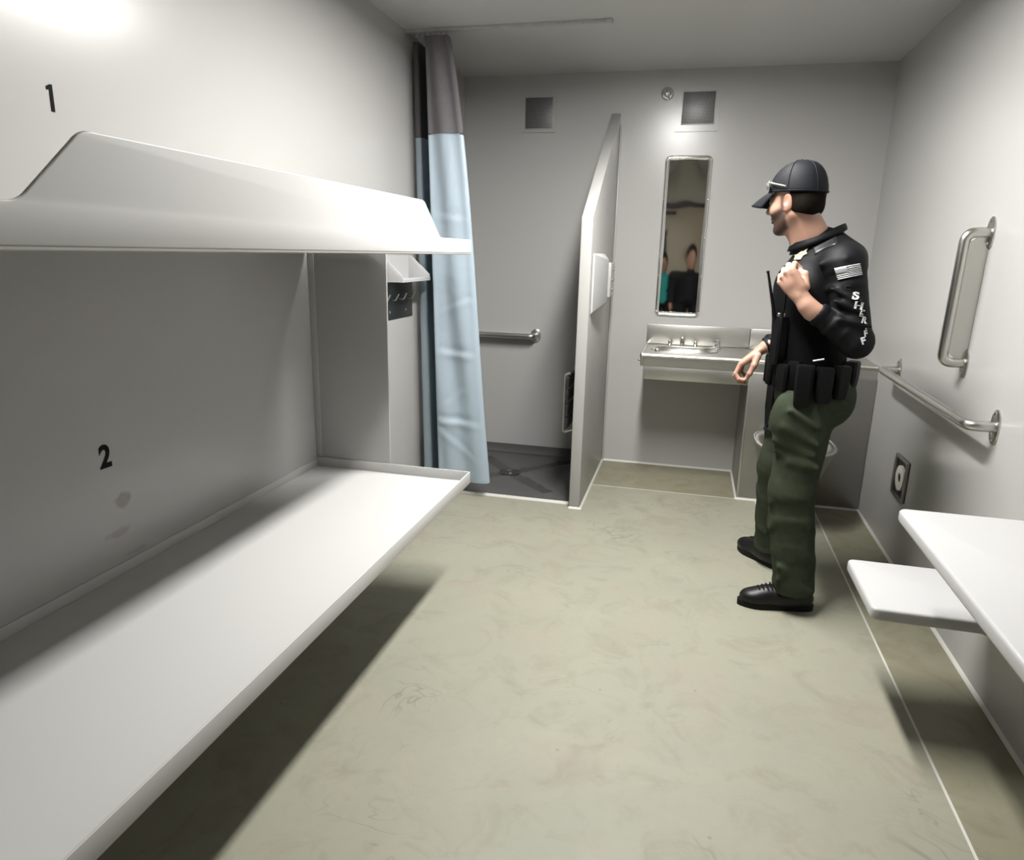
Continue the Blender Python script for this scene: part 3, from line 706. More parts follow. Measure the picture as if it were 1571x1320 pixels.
# ================================================================== SIGNED-DISTANCE BODY BUILDER
def nets(V, org, h):
    """surface nets: distance grid -> verts, quads"""
    S = V < 0
    nx, ny, nz = V.shape
    acc = np.zeros((nx-1, ny-1, nz-1, 3), np.float32); cnt = np.zeros((nx-1, ny-1, nz-1), np.float32)
    cells = (slice(0, nx-1), slice(0, ny-1), slice(0, nz-1))
    for ax in range(3):
        o1, o2 = [a for a in range(3) if a != ax]
        for d1 in (0, 1):
            for d2 in (0, 1):
                sa = [None]*3; sb = [None]*3
                sa[ax] = slice(0, V.shape[ax]-1); sb[ax] = slice(1, V.shape[ax])
                for o_, d_ in ((o1, d1), (o2, d2)):
                    sa[o_] = slice(d_, V.shape[o_]-1+d_); sb[o_] = sa[o_]
                a = V[tuple(sa)]; b = V[tuple(sb)]
                m = (a < 0) != (b < 0)
                den = np.where(m, a-b, 1); t_ = np.where(m, a/den, 0)
                acc[..., ax] += t_; acc[..., o1] += m*d1; acc[..., o2] += m*d2; cnt += m
    act = cnt > 0
    idx = -np.ones(act.shape, np.int64); ii = np.argwhere(act); idx[act] = np.arange(len(ii))
    P = org + h*(ii + acc[act]/cnt[act][:, None])
    faces = []
    for ax in range(3):
        o1, o2 = [(1, 2), (2, 0), (0, 1)][ax]
        sa = [slice(1, n-1) for n in V.shape]; sb = list(sa)
        sa[ax] = slice(0, V.shape[ax]-1); sb[ax] = slice(1, V.shape[ax])
        a = S[tuple(sa)]; b = S[tuple(sb)]
        for flip, m in ((False, a & ~b), (True, ~a & b)):
            e = np.argwhere(m)
            if not len(e): continue
            e = e.copy()
            base = e.copy()
            for o_ in (o1, o2): base[:, o_] += 1
            q = []
            for (d1, d2) in ((-1, -1), (0, -1), (0, 0), (-1, 0)):
                c = base.copy(); c[:, o1] += d1; c[:, o2] += d2
                q.append(idx[c[:, 0], c[:, 1], c[:, 2]])
            q = np.stack(q, 1)
            faces.append(q[:, ::-1] if flip else q)
    F = np.concatenate(faces); F = F[(F >= 0).all(1)]
    return P, F
class Field:
    def __init__(s, lo, hi, h):
        s.h = h; s.org = np.array(lo, np.float64); s.n = np.ceil((np.array(hi)-s.org)/h).astype(int)+1
        s.V = np.full(tuple(s.n), 0.5, np.float32)
    def region(s, lo, hi):
        a = np.clip(np.floor((lo-s.org)/s.h).astype(int), 0, s.n); b = np.clip(np.ceil((hi-s.org)/s.h).astype(int)+1, 0, s.n)
        if (b <= a).any(): return None, None
        sl = tuple(slice(i, j) for i, j in zip(a, b))
        ax = [s.org[i]+s.h*np.arange(a[i], b[i]) for i in range(3)]
        return sl, np.stack(np.meshgrid(*ax, indexing='ij'), -1)
    def add(s, lo, hi, fn, k=0.02, sub=False):
        sl, P = s.region(np.array(lo), np.array(hi))
        if sl is None: return
        d = fn(P).astype(np.float32); V = s.V[sl]
        if sub:
            d = -d; hh = np.clip(.5-.5*(d-V)/-k*-1, 0, 1) if False else None
            q = np.clip(0.5-0.5*(V-d)/k, 0, 1); s.V[sl] = V*(1-q)+d*q+k*q*(1-q)
        else:
            q = np.clip(0.5+0.5*(d-V)/k, 0, 1); s.V[sl] = d*(1-q)+V*q-k*q*(1-q)
    def cap(s, a, b, ra, rb, k=0.02, sq=None, fold=None, sub=False):
        a, b = np.array(a, float), np.array(b, float); R = max(ra, rb)*(max(1, sq[1]) if sq else 1)+k+0.03
        d = b-a; L2 = d@d+1e-9
        def fn(P):
            q = P-a
            if sq:
                ax = np.array(sq[0], float); ax /= np.linalg.norm(ax)
                q = q+ax*((q@ax)*(1/sq[1]-1))[..., None]; dd = d+ax*((d@ax)*(1/sq[1]-1)); l2 = dd@dd+1e-9
            else: dd, l2 = d, L2
            t_ = np.clip(q@dd/l2, 0, 1); r = q-t_[..., None]*dd
            out = np.sqrt((r*r).sum(-1))-(ra+(rb-ra)*t_)
            if fold is not None: out = out-fold(P, t_)
            return out
        s.add(np.minimum(a, b)-R, np.maximum(a, b)+R, fn, k, sub)
    def ell(s, c, r, k=0.02, rot=None, sub=False, fold=None):
        c = np.array(c, float); r = np.array(r, float); R = r.max()+k+0.03
        Rm = np.array(rot, float) if rot is not None else np.eye(3)     # rows: local axes
        def fn(P):
            q = (P-c)@Rm.T; k0 = np.sqrt(((q/r)**2).sum(-1)); k1 = np.sqrt(((q/r**2)**2).sum(-1))+1e-9
            out = k0*(k0-1)/k1
            if fold is not None: out = out-fold(P, None)
            return out
        s.add(c-R, c+R, fn, k, sub)
    def plane_cut(s, p, nrm):
        """keep the side opposite to nrm"""
        ax = [s.org[i]+s.h*np.arange(s.n[i]) for i in range(3)]
        P = np.stack(np.meshgrid(*ax, indexing='ij'), -1)
        n_ = np.array(nrm, float); n_ /= np.linalg.norm(n_)
        s.V = np.maximum(s.V, ((P-np.array(p))@n_).astype(np.float32))
    def mesh(s): return nets(s.V, s.org, s.h)
def np_obj(name, P, F, m, parent, tint=None, smooth=True):
    me = bpy.data.meshes.new(name); me.from_pydata(P.tolist(), [], F.tolist()); me.update()
    o = link(name, me, m, parent, smooth)
    if tint is not None:
        ca = me.color_attributes.new('tint', 'FLOAT_COLOR', 'POINT')
        ca.data.foreach_set('color', np.concatenate([tint, np.ones((len(tint), 1))], 1).astype(np.float32).ravel())
    return o
_rng = np.random.default_rng(5)
_W = [( _rng.normal(size=3)*f_, _rng.uniform(0, 6.28), 1/f_) for f_ in (9, 11, 15, 19, 24, 30, 37, 46)]
def wob(P, sc=1.0):
    o = np.zeros(P.shape[:-1])
    for d, ph, a in _W: o += a*np.sin((P@d)*sc+ph)
    return o*4
def folds(n, amp, tw=2.0, seed=0.0):
    """ring folds across a sleeve or leg"""
    def f(P, t_):
        w_ = wob(P)
        s_ = np.sin(2*np.pi*n*t_+tw*w_+seed)
        return amp*(np.maximum(s_, -0.3)**1)*(0.6+0.8*np.sin(w_*2.3+seed)) + 0.0035*w_
    return f
def N(v): v = np.array(v, float); return v/np.linalg.norm(v)

# ------------------------------------------------------------------ a hand
def hand(F, wr, wdir, ndir, thumb, curls, thumb_pts, k=0.006, spread=0.0, S=1.0):
    """wr wrist, wdir to the knuckles, ndir back of the hand, thumb side; curls = bends of the three joints per finger"""
    w_ = N(wdir); n_ = N(np.array(ndir)-w_*(w_@np.array(ndir))); s_ = np.cross(w_, n_)
    if s_@np.array(thumb) < 0: s_ = -s_
    wr = np.array(wr, float)
    at = lambda a, b, c: wr+(w_*a+n_*b+s_*c)*S
    cap0 = F.cap
    class Q: pass
    F0 = F; F = Q(); F.cap = lambda a, b, ra, rb, k, sq=None: cap0(a, b, ra*S, rb*S, k, sq)
    F.cap(at(-0.06, 0, 0), at(0.005, 0, 0), 0.029, 0.026, k, (n_, 0.80))
    F.cap(at(0.0, 0, 0), at(0.05, 0, 0.0), 0.025, 0.033, 0.015, (n_, 0.52))
    F.cap(at(0.03, -0.002, 0.022), at(0.078, 0, 0.026), 0.016, 0.0125, 0.010)
    kn = [(0.090, 0.029, 0.0100), (0.094, 0.009, 0.0102), (0.089, -0.011, 0.0097), (0.080, -0.029, 0.0086)]
    ln = [(0.043, 0.025, 0.021), (0.047, 0.029, 0.022), (0.043, 0.027, 0.021), (0.034, 0.020, 0.018)]
    for i, ((kw, ks, r), L) in enumerate(zip(kn, ln)):
        F.cap(at(0.02, 0, ks*0.6), at(kw, 0.001, ks), 0.013, r*1.08, 0.010)
        p = at(kw, 0.001, ks); ang = 0.0; rr_ = r
        for j in range(3):
            ang += curls[i][j]
            d = w_*math.cos(ang)-n_*math.sin(ang)+s_*spread*(1.5-i)*(1 if j == 0 else 0)
            q = p+N(d)*L[j]*S
            F.cap(p, q, rr_, rr_*0.93, 0.0028); p = q; rr_ *= 0.93
    T = [at(*t_) for t_ in thumb_pts]
    for (p, q, ra, rb) in zip(T, T[1:], (0.015, 0.012, 0.0105), (0.012, 0.0105, 0.0085)): F.cap(p, q, ra, rb, 0.006)

SKIN = np.array((0.42, 0.25, 0.185)); SKIN_R = np.array((0.40, 0.19, 0.14)); BEARD = np.array((0.022, 0.013, 0.009))

# ================================================================== THE OFFICER
po = empty('person', (0.47, 3.12, 0.0), 'person in black cap, black uniform shirt and green trousers standing by the sink', 'person')
HC = np.array((0.366, 3.105, 1.680)); th = math.radians(33); pitch = math.radians(3)
hf = np.array((-math.cos(th)*math.cos(pitch), math.sin(th)*math.cos(pitch), -math.sin(pitch)))
hl = N(np.cross((0, 0, 1), hf)); hu = np.cross(hf, hl)
HM = np.stack([hf, hl, hu])                      # rows
def H(f, l, u): return HC+hf*f+hl*l+hu*u
# ---- head, neck
Fh = Field((0.20, 2.92, 1.40), (0.64, 3.30, 1.84), 0.0032)
Fh.ell(H(-0.012, 0, 0.018), (0.100, 0.077, 0.096), 0.02, HM)
Fh.ell(H(0.024, 0, -0.045), (0.064, 0.060, 0.085), 0.03, HM)
for s_ in (-1, 1):
    Fh.cap(H(-0.018, 0.052*s_, -0.062), H(0.048, 0.020*s_, -0.116), 0.020, 0.018, 0.022)
    Fh.ell(H(0.050, 0.040*s_, -0.042), (0.030, 0.026, 0.028), 0.02, HM)
    Fh.cap(H(0.084, 0.012*s_, 0.004), H(0.070, 0.044*s_, 0.002), 0.011, 0.010, 0.012)
Fh.ell(H(0.058, 0, -0.119), (0.022, 0.024, 0.019), 0.016, HM)
for s_ in (-1, 1): Fh.ell(H(0.096, 0.031*s_, -0.014), (0.013, 0.016, 0.011), 0.010, HM, sub=True)
Fh.cap(H(0.084, 0, 0.0), H(0.107, 0, -0.044), 0.0085, 0.0115, 0.010)
for s_ in (-1, 1): Fh.ell(H(0.094, 0.011*s_, -0.049), (0.010, 0.008, 0.008), 0.006, HM)
Fh.ell(H(0.080, 0, -0.073), (0.012, 0.024, 0.0065), 0.006, HM); Fh.ell(H(0.078, 0, -0.086), (0.012, 0.021, 0.0070), 0.005, HM)
for s_ in (-1, 1):                               # ears
    rot = np.stack([N(hf*0.95+hl*0.25*s_), N(hl*s_-hf*0.3), hu])
    Fh.ell(H(-0.012, 0.080*s_, -0.018), (0.020, 0.0075, 0.033), 0.006, rot)
    Fh.ell(H(-0.006, 0.090*s_, -0.012), (0.010, 0.008, 0.018), 0.006, rot, sub=True)
    Fh.ell(H(-0.004, 0.079*s_, -0.046), (0.010, 0.006, 0.010), 0.006, rot)
Fh.cap((0.485, 3.115, 1.47), H(-0.030, 0, -0.055), 0.070, 0.058, 0.03, ((0, 1, 0), 0.93))
Fh.cap((0.405, 3.11, 1.50), H(0.0, 0, -0.09), 0.035, 0.030, 0.03)
Ph, Fhq = Fh.mesh()
L = (Ph-HC)@HM.T; f_, l_, u_ = L[:, 0], L[:, 1], L[:, 2]
nz = wob(Ph, 4)*0.2
sm = lambda x, a, b: np.clip((x-a)/(b-a), 0, 1)**2*(3-2*np.clip((x-a)/(b-a), 0, 1))
jaw = sm(f_+nz*0.01, -0.010, 0.008)*sm(-u_+nz*0.012-0.45*f_, 0.014, 0.040)*(1-sm(-u_-0.5*(f_+0.02), 0.100, 0.116))*(1-0.5*sm(f_, 0.052, 0.06)*sm(u_, -0.062, -0.05))
must = sm(f_, 0.070, 0.085)*sm(-u_, 0.056, 0.062)
sideb = sm(f_, -0.004, 0.006)*(1-sm(f_, 0.018, 0.030))*sm(np.abs(l_), 0.055, 0.062)*sm(-u_, -0.02, 0.0)
bd = np.clip(np.maximum(np.maximum(jaw, must*jaw.max()), sideb*0.8), 0, 1)*0.93
red = np.exp(-((L-np.array((-0.01, 0.083, -0.015)))**2).sum(1)/0.03**2)+0.6*np.exp(-((Ph-np.array((0.50, 3.06, 1.58)))**2).sum(1)/0.05**2)
red = np.clip(red, 0, 1)*0.8
tint = SKIN*(1-red[:, None])+SKIN_R*red[:, None]; tint = tint*(1-bd[:, None])+BEARD*bd[:, None]
parts = [(Ph, Fhq, tint)]
# ---- hands
Fl = Field((0.24, 2.76, 1.16), (0.58, 3.06, 1.50), 0.0026)
LW = np.array((0.400, 2.868, 1.310))
hand(Fl, LW, (-0.62, 0.12, 0.78), (-0.55, -0.80, -0.05), (0.8, -0.1, 0.5),
     [(1.25, 1.45, 0.9), (1.20, 1.45, 0.9), (1.12, 1.45, 0.9), (1.0, 1.4, 0.9)],
     [(0.020, -0.012, 0.026), (0.055, -0.030, 0.040), (0.082, -0.040, 0.022), (0.090, -0.048, -0.004)], S=1.14)
Fl.cap(LW-N((-0.62, 0.12, 0.78))*0.04, (0.54, 2.866, 1.20), 0.032, 0.038, 0.015)
Pl, Fq = Fl.mesh(); parts.append((Pl, Fq, np.tile(SKIN*1.06, (len(Pl), 1))))
Fr = Field((0.14, 3.22, 0.82), (0.46, 3.48, 1.16), 0.0026)
RW = np.array((0.318, 3.345, 1.040))
hand(Fr, RW, (-0.74, -0.05, -0.67), (-0.64, 0.22, 0.72), (0.0, -1.0, 0.1),
     [(0.45, 0.95, 0.85), (0.50, 0.95, 0.8), (0.58, 0.95, 0.8), (0.68, 0.95, 0.8)],
     [(0.018, -0.014, 0.026), (0.052, -0.036, 0.038), (0.085, -0.052, 0.034), (0.108, -0.060, 0.022)], S=1.10)
Fr.cap(RW+N((0.80, 0.06, 0.58))*0.04, (0.43, 3.38, 1.09), 0.029, 0.036, 0.015)
Pr, Fq2 = Fr.mesh(); parts.append((Pr, Fq2, np.tile(SKIN, (len(Pr), 1))))
# ---- hidden core: torso, arms, legs
Fc = Field((0.24, 2.78, 0.03), (0.74, 3.56, 1.56), 0.011)
Fc.cap((0.49, 3.115, 0.98), (0.475, 3.115, 1.40), 0.10, 0.10, 0.04, ((0, 1, 0), 1.35))
Fc.cap((0.485, 3.115, 1.42), (0.47, 3.115, 1.50), 0.06, 0.05, 0.04)
for (a, b, ra, rb) in (((.545, 2.92, 1.42), (.615, 2.875, 1.14), .05, .042), ((.615, 2.875, 1.14), (.47, 2.867, 1.25), .042, .030), ((.48, 3.30, 1.42), (.50, 3.39, 1.13), .05, .042), ((.50, 3.39, 1.13), (.36, 3.355, 1.06), .042, .03),
                       ((.515, 3.01, .92), (.468, 2.955, .5), .07, .055), ((.468, 2.955, .5), (.53, 2.93, .08), .055, .04), ((.51, 3.22, .92), (.45, 3.30, .5), .07, .055), ((.45, 3.30, .5), (.475, 3.37, .08), .055, .04), ((.51, 3.0, .95), (.51, 3.22, .95), .08, .08)):
    Fc.cap(a, b, ra, rb, 0.03)
Pc, Fq3 = Fc.mesh(); parts.append((Pc, Fq3, np.tile(SKIN, (len(Pc), 1))))
off = 0; PP, FF, TT = [], [], []
for p_, q_, t_ in parts: PP.append(p_); FF.append(q_+off); TT.append(t_); off += len(p_)
np_obj('body', np.concatenate(PP), np.concatenate(FF), M_SKIN, po, np.concatenate(TT))
for s_ in (-1, 1):
    c = H(0.083, 0.031*s_, -0.013); disc('eye', c-hf*0.006, hf, [(0.001, 0), (0.009, 0.002), (0.010, 0.006), (0.007, 0.010), (0.001, 0.012)], M_EYE, po, 14)
    tube('eyebrow', [H(0.097, 0.012*s_, 0.012), H(0.094, 0.030*s_, 0.018), H(0.078, 0.048*s_, 0.012)], [0.004, 0.0045, 0.002], M_HAIR, po, 6)
# ---- hair below the cap
Fk = Field((0.20, 2.95, 1.52), (0.60, 3.28, 1.82), 0.004)
Fk.ell(H(-0.014, 0, 0.018), (0.106, 0.082, 0.100), 0.01, HM)
Fk.cap(H(-0.052, 0.03, -0.03), H(-0.052, -0.03, -0.03), 0.052, 0.052, 0.02)
Fk.plane_cut(H(-0.016, 0, 0), hf); Fk.plane_cut(H(-0.05, 0, -0.060), -hu+hf*0.25); Fk.plane_cut(H(0, 0, 0.05), hu)
Pk, Fkq = Fk.mesh(); np_obj('hair', Pk, Fkq, M_HAIR, po)
# ---- cap
def cap_pt(a, v, e=0.0):
    """a around (0 front), v 0 band .. 1 crown button"""
    ph = v*math.pi/2; cr = math.cos(ph)**0.70; su_ = math.sin(ph)**0.98
    fr = 0.113+e; rl = 0.092+e
    f = fr*math.cos(a)*cr-0.012-0.006*v; l = rl*math.sin(a)*cr
    u = 0.012+0.016*(0.5+0.5*math.cos(a))*(1-v)+(0.128+e)*su_-0.016*max(0, math.cos(a))*math.sin(math.pi*v)-0.006*math.cos(a)*0
    return Vector(H(f, l, u))
A = 60; rings = []
for v in [0, .06, .14, .24, .34, .45, .56, .67, .78, .88, .95, .99]:
    r_ = []
    for k in range(A):
        a = 2*math.pi*k/A; seam = 0.0012 if k % 10 == 5 else 0
        r_.append(cap_pt(a, v, -seam))
    rings.append(r_)
capo = loft('cap', rings, M_CAP, po, False, True, None, 60)
md = capo.modifiers.new('t', 'SOLIDIFY'); md.thickness = 0.003
for k_ in range(6): tube('cap_seam', [cap_pt(math.pi/6+k_*math.pi/3, v, 0.0006) for v in (0.02, .14, .3, .45, .6, .75, .88, .97)], 0.0016, M_CAP, capo, 6)
tp_ = cap_pt(0, 1.0); disc('cap_button', tp_, Vector(hu), [(0.008, -0.002), (0.008, 0.002), (0.004, 0.005), (0.001, 0.0055)], M_CAP, capo, 14)
tube('cap_band', [cap_pt(2*math.pi*k/48, 0.02, 0.001) for k in range(49)], 0.0025, M_CAP, capo, 6)
vs, fs = [], []; NA, NR = 20, 8
for i in range(NA+1):
    a = math.radians(-62+124*i/NA); b0 = cap_pt(a, 0.015)
    for j in range(NR+1):
        s_ = j/NR; reach = 0.072*math.cos(a*0.85)**0.6+0.006
        ll = (Vector(b0)-Vector(HC)); fl_, ld, ud = ll.dot(Vector(hf)), ll.dot(Vector(hl)), ll.dot(Vector(hu))
        ff = fl_+reach*s_; side = ld*(1-0.05*s_)
        uu = ud-0.044*s_*(0.7+0.3*s_)-2.6*side*side*(s_**0.8)
        vs.append(H(ff, side, uu))
for i in range(NA):
    for j in range(NR): q = i*(NR+1)+j; fs.append((q, q+1, q+NR+2, q+NR+1))
br = from_py('brim', vs, fs, M_CAP, capo, True); md = br.modifiers.new('t', 'SOLIDIFY'); md.thickness = 0.004
# ---- sunglasses resting on the cap above the brim
sg = empty('sunglasses', Vector(H(0.1, 0, 0.05))); sg.parent = po; sg.matrix_parent_inverse = Matrix.Translation(-po.location)
def onp(o, par): return o
for s_ in (-1, 1):
    vs, fs = [], []
    for i in range(9):
        a = s_*math.radians(6+44*i/8)
        for j in range(5):
            z = (j/4-0.5)*0.030; rad = 0.128-0.010*abs(j/4-0.5)
            vs.append(H(rad*math.cos(a)-0.014, rad*0.92*math.sin(a), 0.052+z*math.cos(a*0.7)+0.004*math.cos(a)))
    for i in range(8):
        for j in range(4): q = i*5+j; fs.append((q, q+1, q+6, q+5))
    o = from_py('lens', vs, fs, M_LENS, po, True); md = o.modifiers.new('t', 'SOLIDIFY'); md.thickness = 0.002
    o.name = 'sunglasses_lens'
    pts = [H((0.122)*math.cos(s_*a)-0.014, (0.100)*math.sin(s_*a), 0.062-0.022*(a-0.85)/0.67) for a in (0.85, 1.0, 1.15, 1.3, 1.42, 1.52)]
    o = tube('sunglasses_temple', pts, [0.0032, 0.0030, 0.0026, 0.0026, 0.0026, 0.002], M_TEMPLE, po, 8)
bpy.data.objects.remove(sg)
tube('sunglasses_bridge', [H(0.115, -0.014, 0.066), H(0.117, 0, 0.069), H(0.115, 0.014, 0.066)], 0.003, M_TEMPLE, po, 6)

# ---- shirt
Fs = Field((0.24, 2.74, 0.90), (0.74, 3.52, 1.62), 0.0052)
tf = lambda P, t_: 0.0030*wob(P)
Fs.cap((0.495, 3.115, 1.00), (0.475, 3.115, 1.34), 0.132, 0.140, 0.04, ((0, 1, 0), 1.28), tf)
Fs.cap((0.535, 2.955, 1.435), (0.490, 3.275, 1.435), 0.072, 0.070, 0.05, None, tf)
Fs.cap((0.480, 3.115, 1.45), (0.475, 3.115, 1.505), 0.095, 0.072, 0.04, ((0, 1, 0), 1.15))
Fs.ell((0.555, 3.06, 1.36), (0.085, 0.14, 0.13), 0.04)
Fs.cap((0.535, 3.10, 1.50), (0.575, 2.985, 1.455), 0.058, 0.060, 0.04); Fs.cap((0.50, 3.14, 1.50), (0.49, 3.24, 1.455), 0.055, 0.060, 0.04)
Fs.cap((0.552, 2.920, 1.425), (0.612, 2.872, 1.150), 0.071, 0.060, 0.03, None, folds(4.5, 0.0036, 1.6, 0.4))
Fs.cap((0.612, 2.872, 1.150), (0.474, 2.868, 1.246), 0.062, 0.040, 0.016, None, folds(3.0, 0.0035, 1.3, 1.4))
Fs.cap((0.488, 3.290, 1.425), (0.500, 3.395, 1.130), 0.070, 0.060, 0.03, None, folds(4, 0.005, 1.5, 2.4))
Fs.cap((0.500, 3.395, 1.130), (0.345, 3.353, 1.062), 0.060, 0.040, 0.016, None, folds(3.5, 0.004, 1.3, 0.8))
# diagonal pull folds on the sleeve
for (a, b) in (((0.50, 2.845, 1.345), (0.60, 2.822, 1.300)), ((0.515, 2.838, 1.300), (0.625, 2.815, 1.262)), ((0.54, 2.822, 1.235), (0.645, 2.815, 1.215)), ((0.46, 2.91, 1.43), (0.54, 2.86, 1.455))):
    Fs.cap(a, b, 0.006, 0.004, 0.024)
# open the cuffs and the hem with flat cuts
def cut(F, c, nrm, r):
    c, n_ = np.array(c, float), N(nrm)
    def fn(P):
        q = P-c; d = q@n_; rad = np.sqrt(np.maximum((q*q).sum(-1)-d*d, 0)); return np.maximum(np.maximum(-d, rad-r), d-0.08)
    F.add(c-r-0.09, c+r+0.09, fn, 0.003, True)
cut(Fs, (0.462, 2.868, 1.256), (-0.80, 0, 0.55), 0.062); cut(Fs, (0.343, 3.352, 1.058), (-0.88, -0.1, -0.45), 0.062)
Ps, Fq = Fs.mesh(); shirt = np_obj('shirt', Ps, Fq, M_SHIRT, po)
BV = BVHTree.FromPolygons([Vector(p) for p in Ps.tolist()], Fq.tolist())
# collar
rg = []
for (r0, r1, dz, w_) in ((0.094, 0.088, -0.030, 0), (0.092, 0.086, 0.008, 0), (0.097, 0.090, 0.017, 0), (0.103, 0.096, 0.004, 0), (0.107, 0.100, -0.010, 0)):
    q = []
    for k in range(40):
        a = 2*math.pi*k/40; x = 0.468+r0*math.cos(a); y = 3.115+r1*math.sin(a)
        q.append(Vector((x, y, 1.532+0.42*(x-0.468)+dz-0.010*(1-math.cos(2*(a-math.pi)))*0.3)))
    rg.append(q)
co = loft('collar', rg, M_SHIRT, shirt, False, False, None, 50); md = co.modifiers.new('t', 'SOLIDIFY'); md.thickness = 0.003
# shiny yoke panel over the shoulder
def ray(u, v):
    d = CAM_F+CAM_R*((u-785.5)/FPX)-CAM_U*((v-660)/FPX); return d.normalized()
SUBS = None
def patch(name, pts2, bvh, m, parent, lift=0.0015, sub=3, thick=0.0012):
    """polygon given as picture points laid on the garment surface"""
    bm = bmesh.new(); bm.faces.new([bm.verts.new((a, b, 0)) for a, b in pts2])
    bmesh.ops.triangulate(bm, faces=bm.faces[:]); bmesh.ops.subdivide_edges(bm, edges=bm.edges[:], cuts=sub, use_grid_fill=True)
    for v in list(bm.verts):
        h_ = bvh.ray_cast(CAM_C, ray(v.co.x, v.co.y))
        if h_[0] is None: bm.verts.remove(v); continue
        n_ = h_[1] if h_[1].dot(ray(v.co.x, v.co.y)) < 0 else -h_[1]
        v.co = h_[0]+n_*lift
    o = from_bm(name, bm, m, parent, True)
    md = o.modifiers.new('t', 'SOLIDIFY'); md.thickness = thick; md.offset = 0
    return o
patch('shoulder_yoke', [(1246, 377), (1283, 362), (1286, 374), (1262, 384), (1250, 392)], BV, M_YOKE, shirt, 0.002)
# ---- vest over the shirt
Fv = Field((0.26, 2.84, 0.92), (0.70, 3.40, 1.52), 0.0060)
Fv.cap((0.490, 3.115, 1.05), (0.470, 3.115, 1.33), 0.146, 0.146, 0.03, ((0, 1, 0), 1.20))
Fv.plane_cut((0.47, 3.1, 1.395), (0.25, 0, 1))
Fv.ell((0.465, 3.115, 1.56), (0.095, 0.085, 0.12), 0.01, None, True)
Fv.plane_cut((0.47, 3.1, 1.00), (-0.05, 0, -1))
for sy in (2.86, 3.37): Fv.ell((0.52, sy, 1.36), (0.12, 0.075, 0.14), 0.02, None, True)
Pv, Fq = Fv.mesh(); vest = np_obj('vest', Pv, Fq, M_VEST, po)
BVV = BVHTree.FromPolygons([Vector(p) for p in Pv.tolist()], Fq.tolist())
for k, a in enumerate((150, 172, 195, 217, 240)):          # pouch row along the lower front of the vest
    a = math.radians(a); c = Vector((0.497+0.140*math.cos(a), 3.115+0.178*math.sin(a), 1.00)); out = Vector((math.cos(a), 0.85*math.sin(a), 0)).normalized(); tn = Vector((-out.y, out.x, 0))
    rr2 = []
    for (z, e) in ((-0.062, 0.8), (-0.055, 1.0), (0.045, 1.0), (0.055, 0.85)):
        rr2.append([c+Vector((0, 0, z))+out*(0.015+0.017*e*sy_)+tn*(0.027*e*sx_) for sx_, sy_ in ((-1, -1), (-0.9, 0.7), (-0.6, 1), (0.6, 1), (0.9, 0.7), (1, -1))])
    po_ = loft('vest_pouch', rr2, M_VEST, vest, True, True, None, 40)
# ---- badge, flag, lettering
def starpoly(cx, cy, rx, ry, rot, n=7, inner=0.62):
    out = []
    for k in range(2*n):
        r = 1.0 if k % 2 == 0 else inner; a = math.pi*k/n+0.3
        x, y = rx*r*math.cos(a), ry*r*math.sin(a); out.append((cx+x*math.cos(rot)-y*math.sin(rot), cy+x*math.sin(rot)+y*math.cos(rot)))
    return out
class Both:                                                   # first of shirt and vest surface
    def ray_cast(s, o, d):
        a, b = BV.ray_cast(o, d), BVV.ray_cast(o, d)
        if a[0] is None: return b
        if b[0] is None: return a
        return a if a[3] < b[3] else b
BB = Both()
badge = patch('badge', starpoly(1229.5, 388.5, 15.5, 8.5, -0.75, 7, 0.66), BB, M_BADGE, vest, 0.004, 2, 0.003)
patch('badge_seal', [(1229.5+3.6*math.cos(a), 388.5+4.2*math.sin(a)) for a in [k*0.698 for k in range(9)]], BB, M_TEMPLE, badge, 0.007, 1, 0.001)
fl4 = [(1281.0, 411.5), (1318.5, 404.5), (1322.0, 422.5), (1286.5, 430.5)]
def bil(u, v):
    a = [(1-u)*fl4[0][i]+u*fl4[1][i] for i in (0, 1)]; b = [(1-u)*fl4[3][i]+u*fl4[2][i] for i in (0, 1)]
    return ((1-v)*a[0]+v*b[0], (1-v)*a[1]+v*b[1])
def quad(u0, u1, v0, v1, n=5): return [bil(u0+(u1-u0)*k/n, v0) for k in range(n+1)]+[bil(u1-(u1-u0)*k/n, v1) for k in range(n+1)]
flag = patch('flag_patch', quad(0, 1, 0, 1), BV, M_VEST, shirt, 0.003, 2, 0.001)
patch('flag_canton', quad(0.0, 0.46, 0.0, 0.54), BV, M_PATCH, flag, 0.0045, 2, 0.0006)
for k in range(7):
    v0 = k/7+0.015; patch('flag_stripe', quad(0.46 if k < 4 else 0.0, 1.0, v0, v0+0.092), BV, M_PATCH, flag, 0.0045, 1, 0.0006)
def letter(ch, cx, cy, size, rot, sqx, m=None):
    vs, fs = text_mesh(ch, 1.0, 0.045)
    zc0 = (min(v.y for v in vs)+max(v.y for v in vs))/2; xc0 = (min(v.x for v in vs)+max(v.x for v in vs))/2; hh = max(v.y for v in vs)-min(v.y for v in vs)
    V_ = []
    for v in vs:
        x, y = (v.x-xc0)/hh*size*sqx, -(v.y-zc0)/hh*size
        u_, v_ = cx+x*math.cos(rot)-y*math.sin(rot), cy+x*math.sin(rot)+y*math.cos(rot)
        h_ = BV.ray_cast(CAM_C, ray(u_, v_))
        if h_[0] is None: h_ = BV.find_nearest(CAM_C+ray(u_, v_)*3.0)
        n_ = h_[1] if h_[1].dot(ray(u_, v_)) < 0 else -h_[1]
        V_.append(h_[0]+n_*0.0035)
    o = from_py('sleeve_letter' if m is None else 'sleeve_emblem', V_, fs, m or M_PRINT, shirt); return o
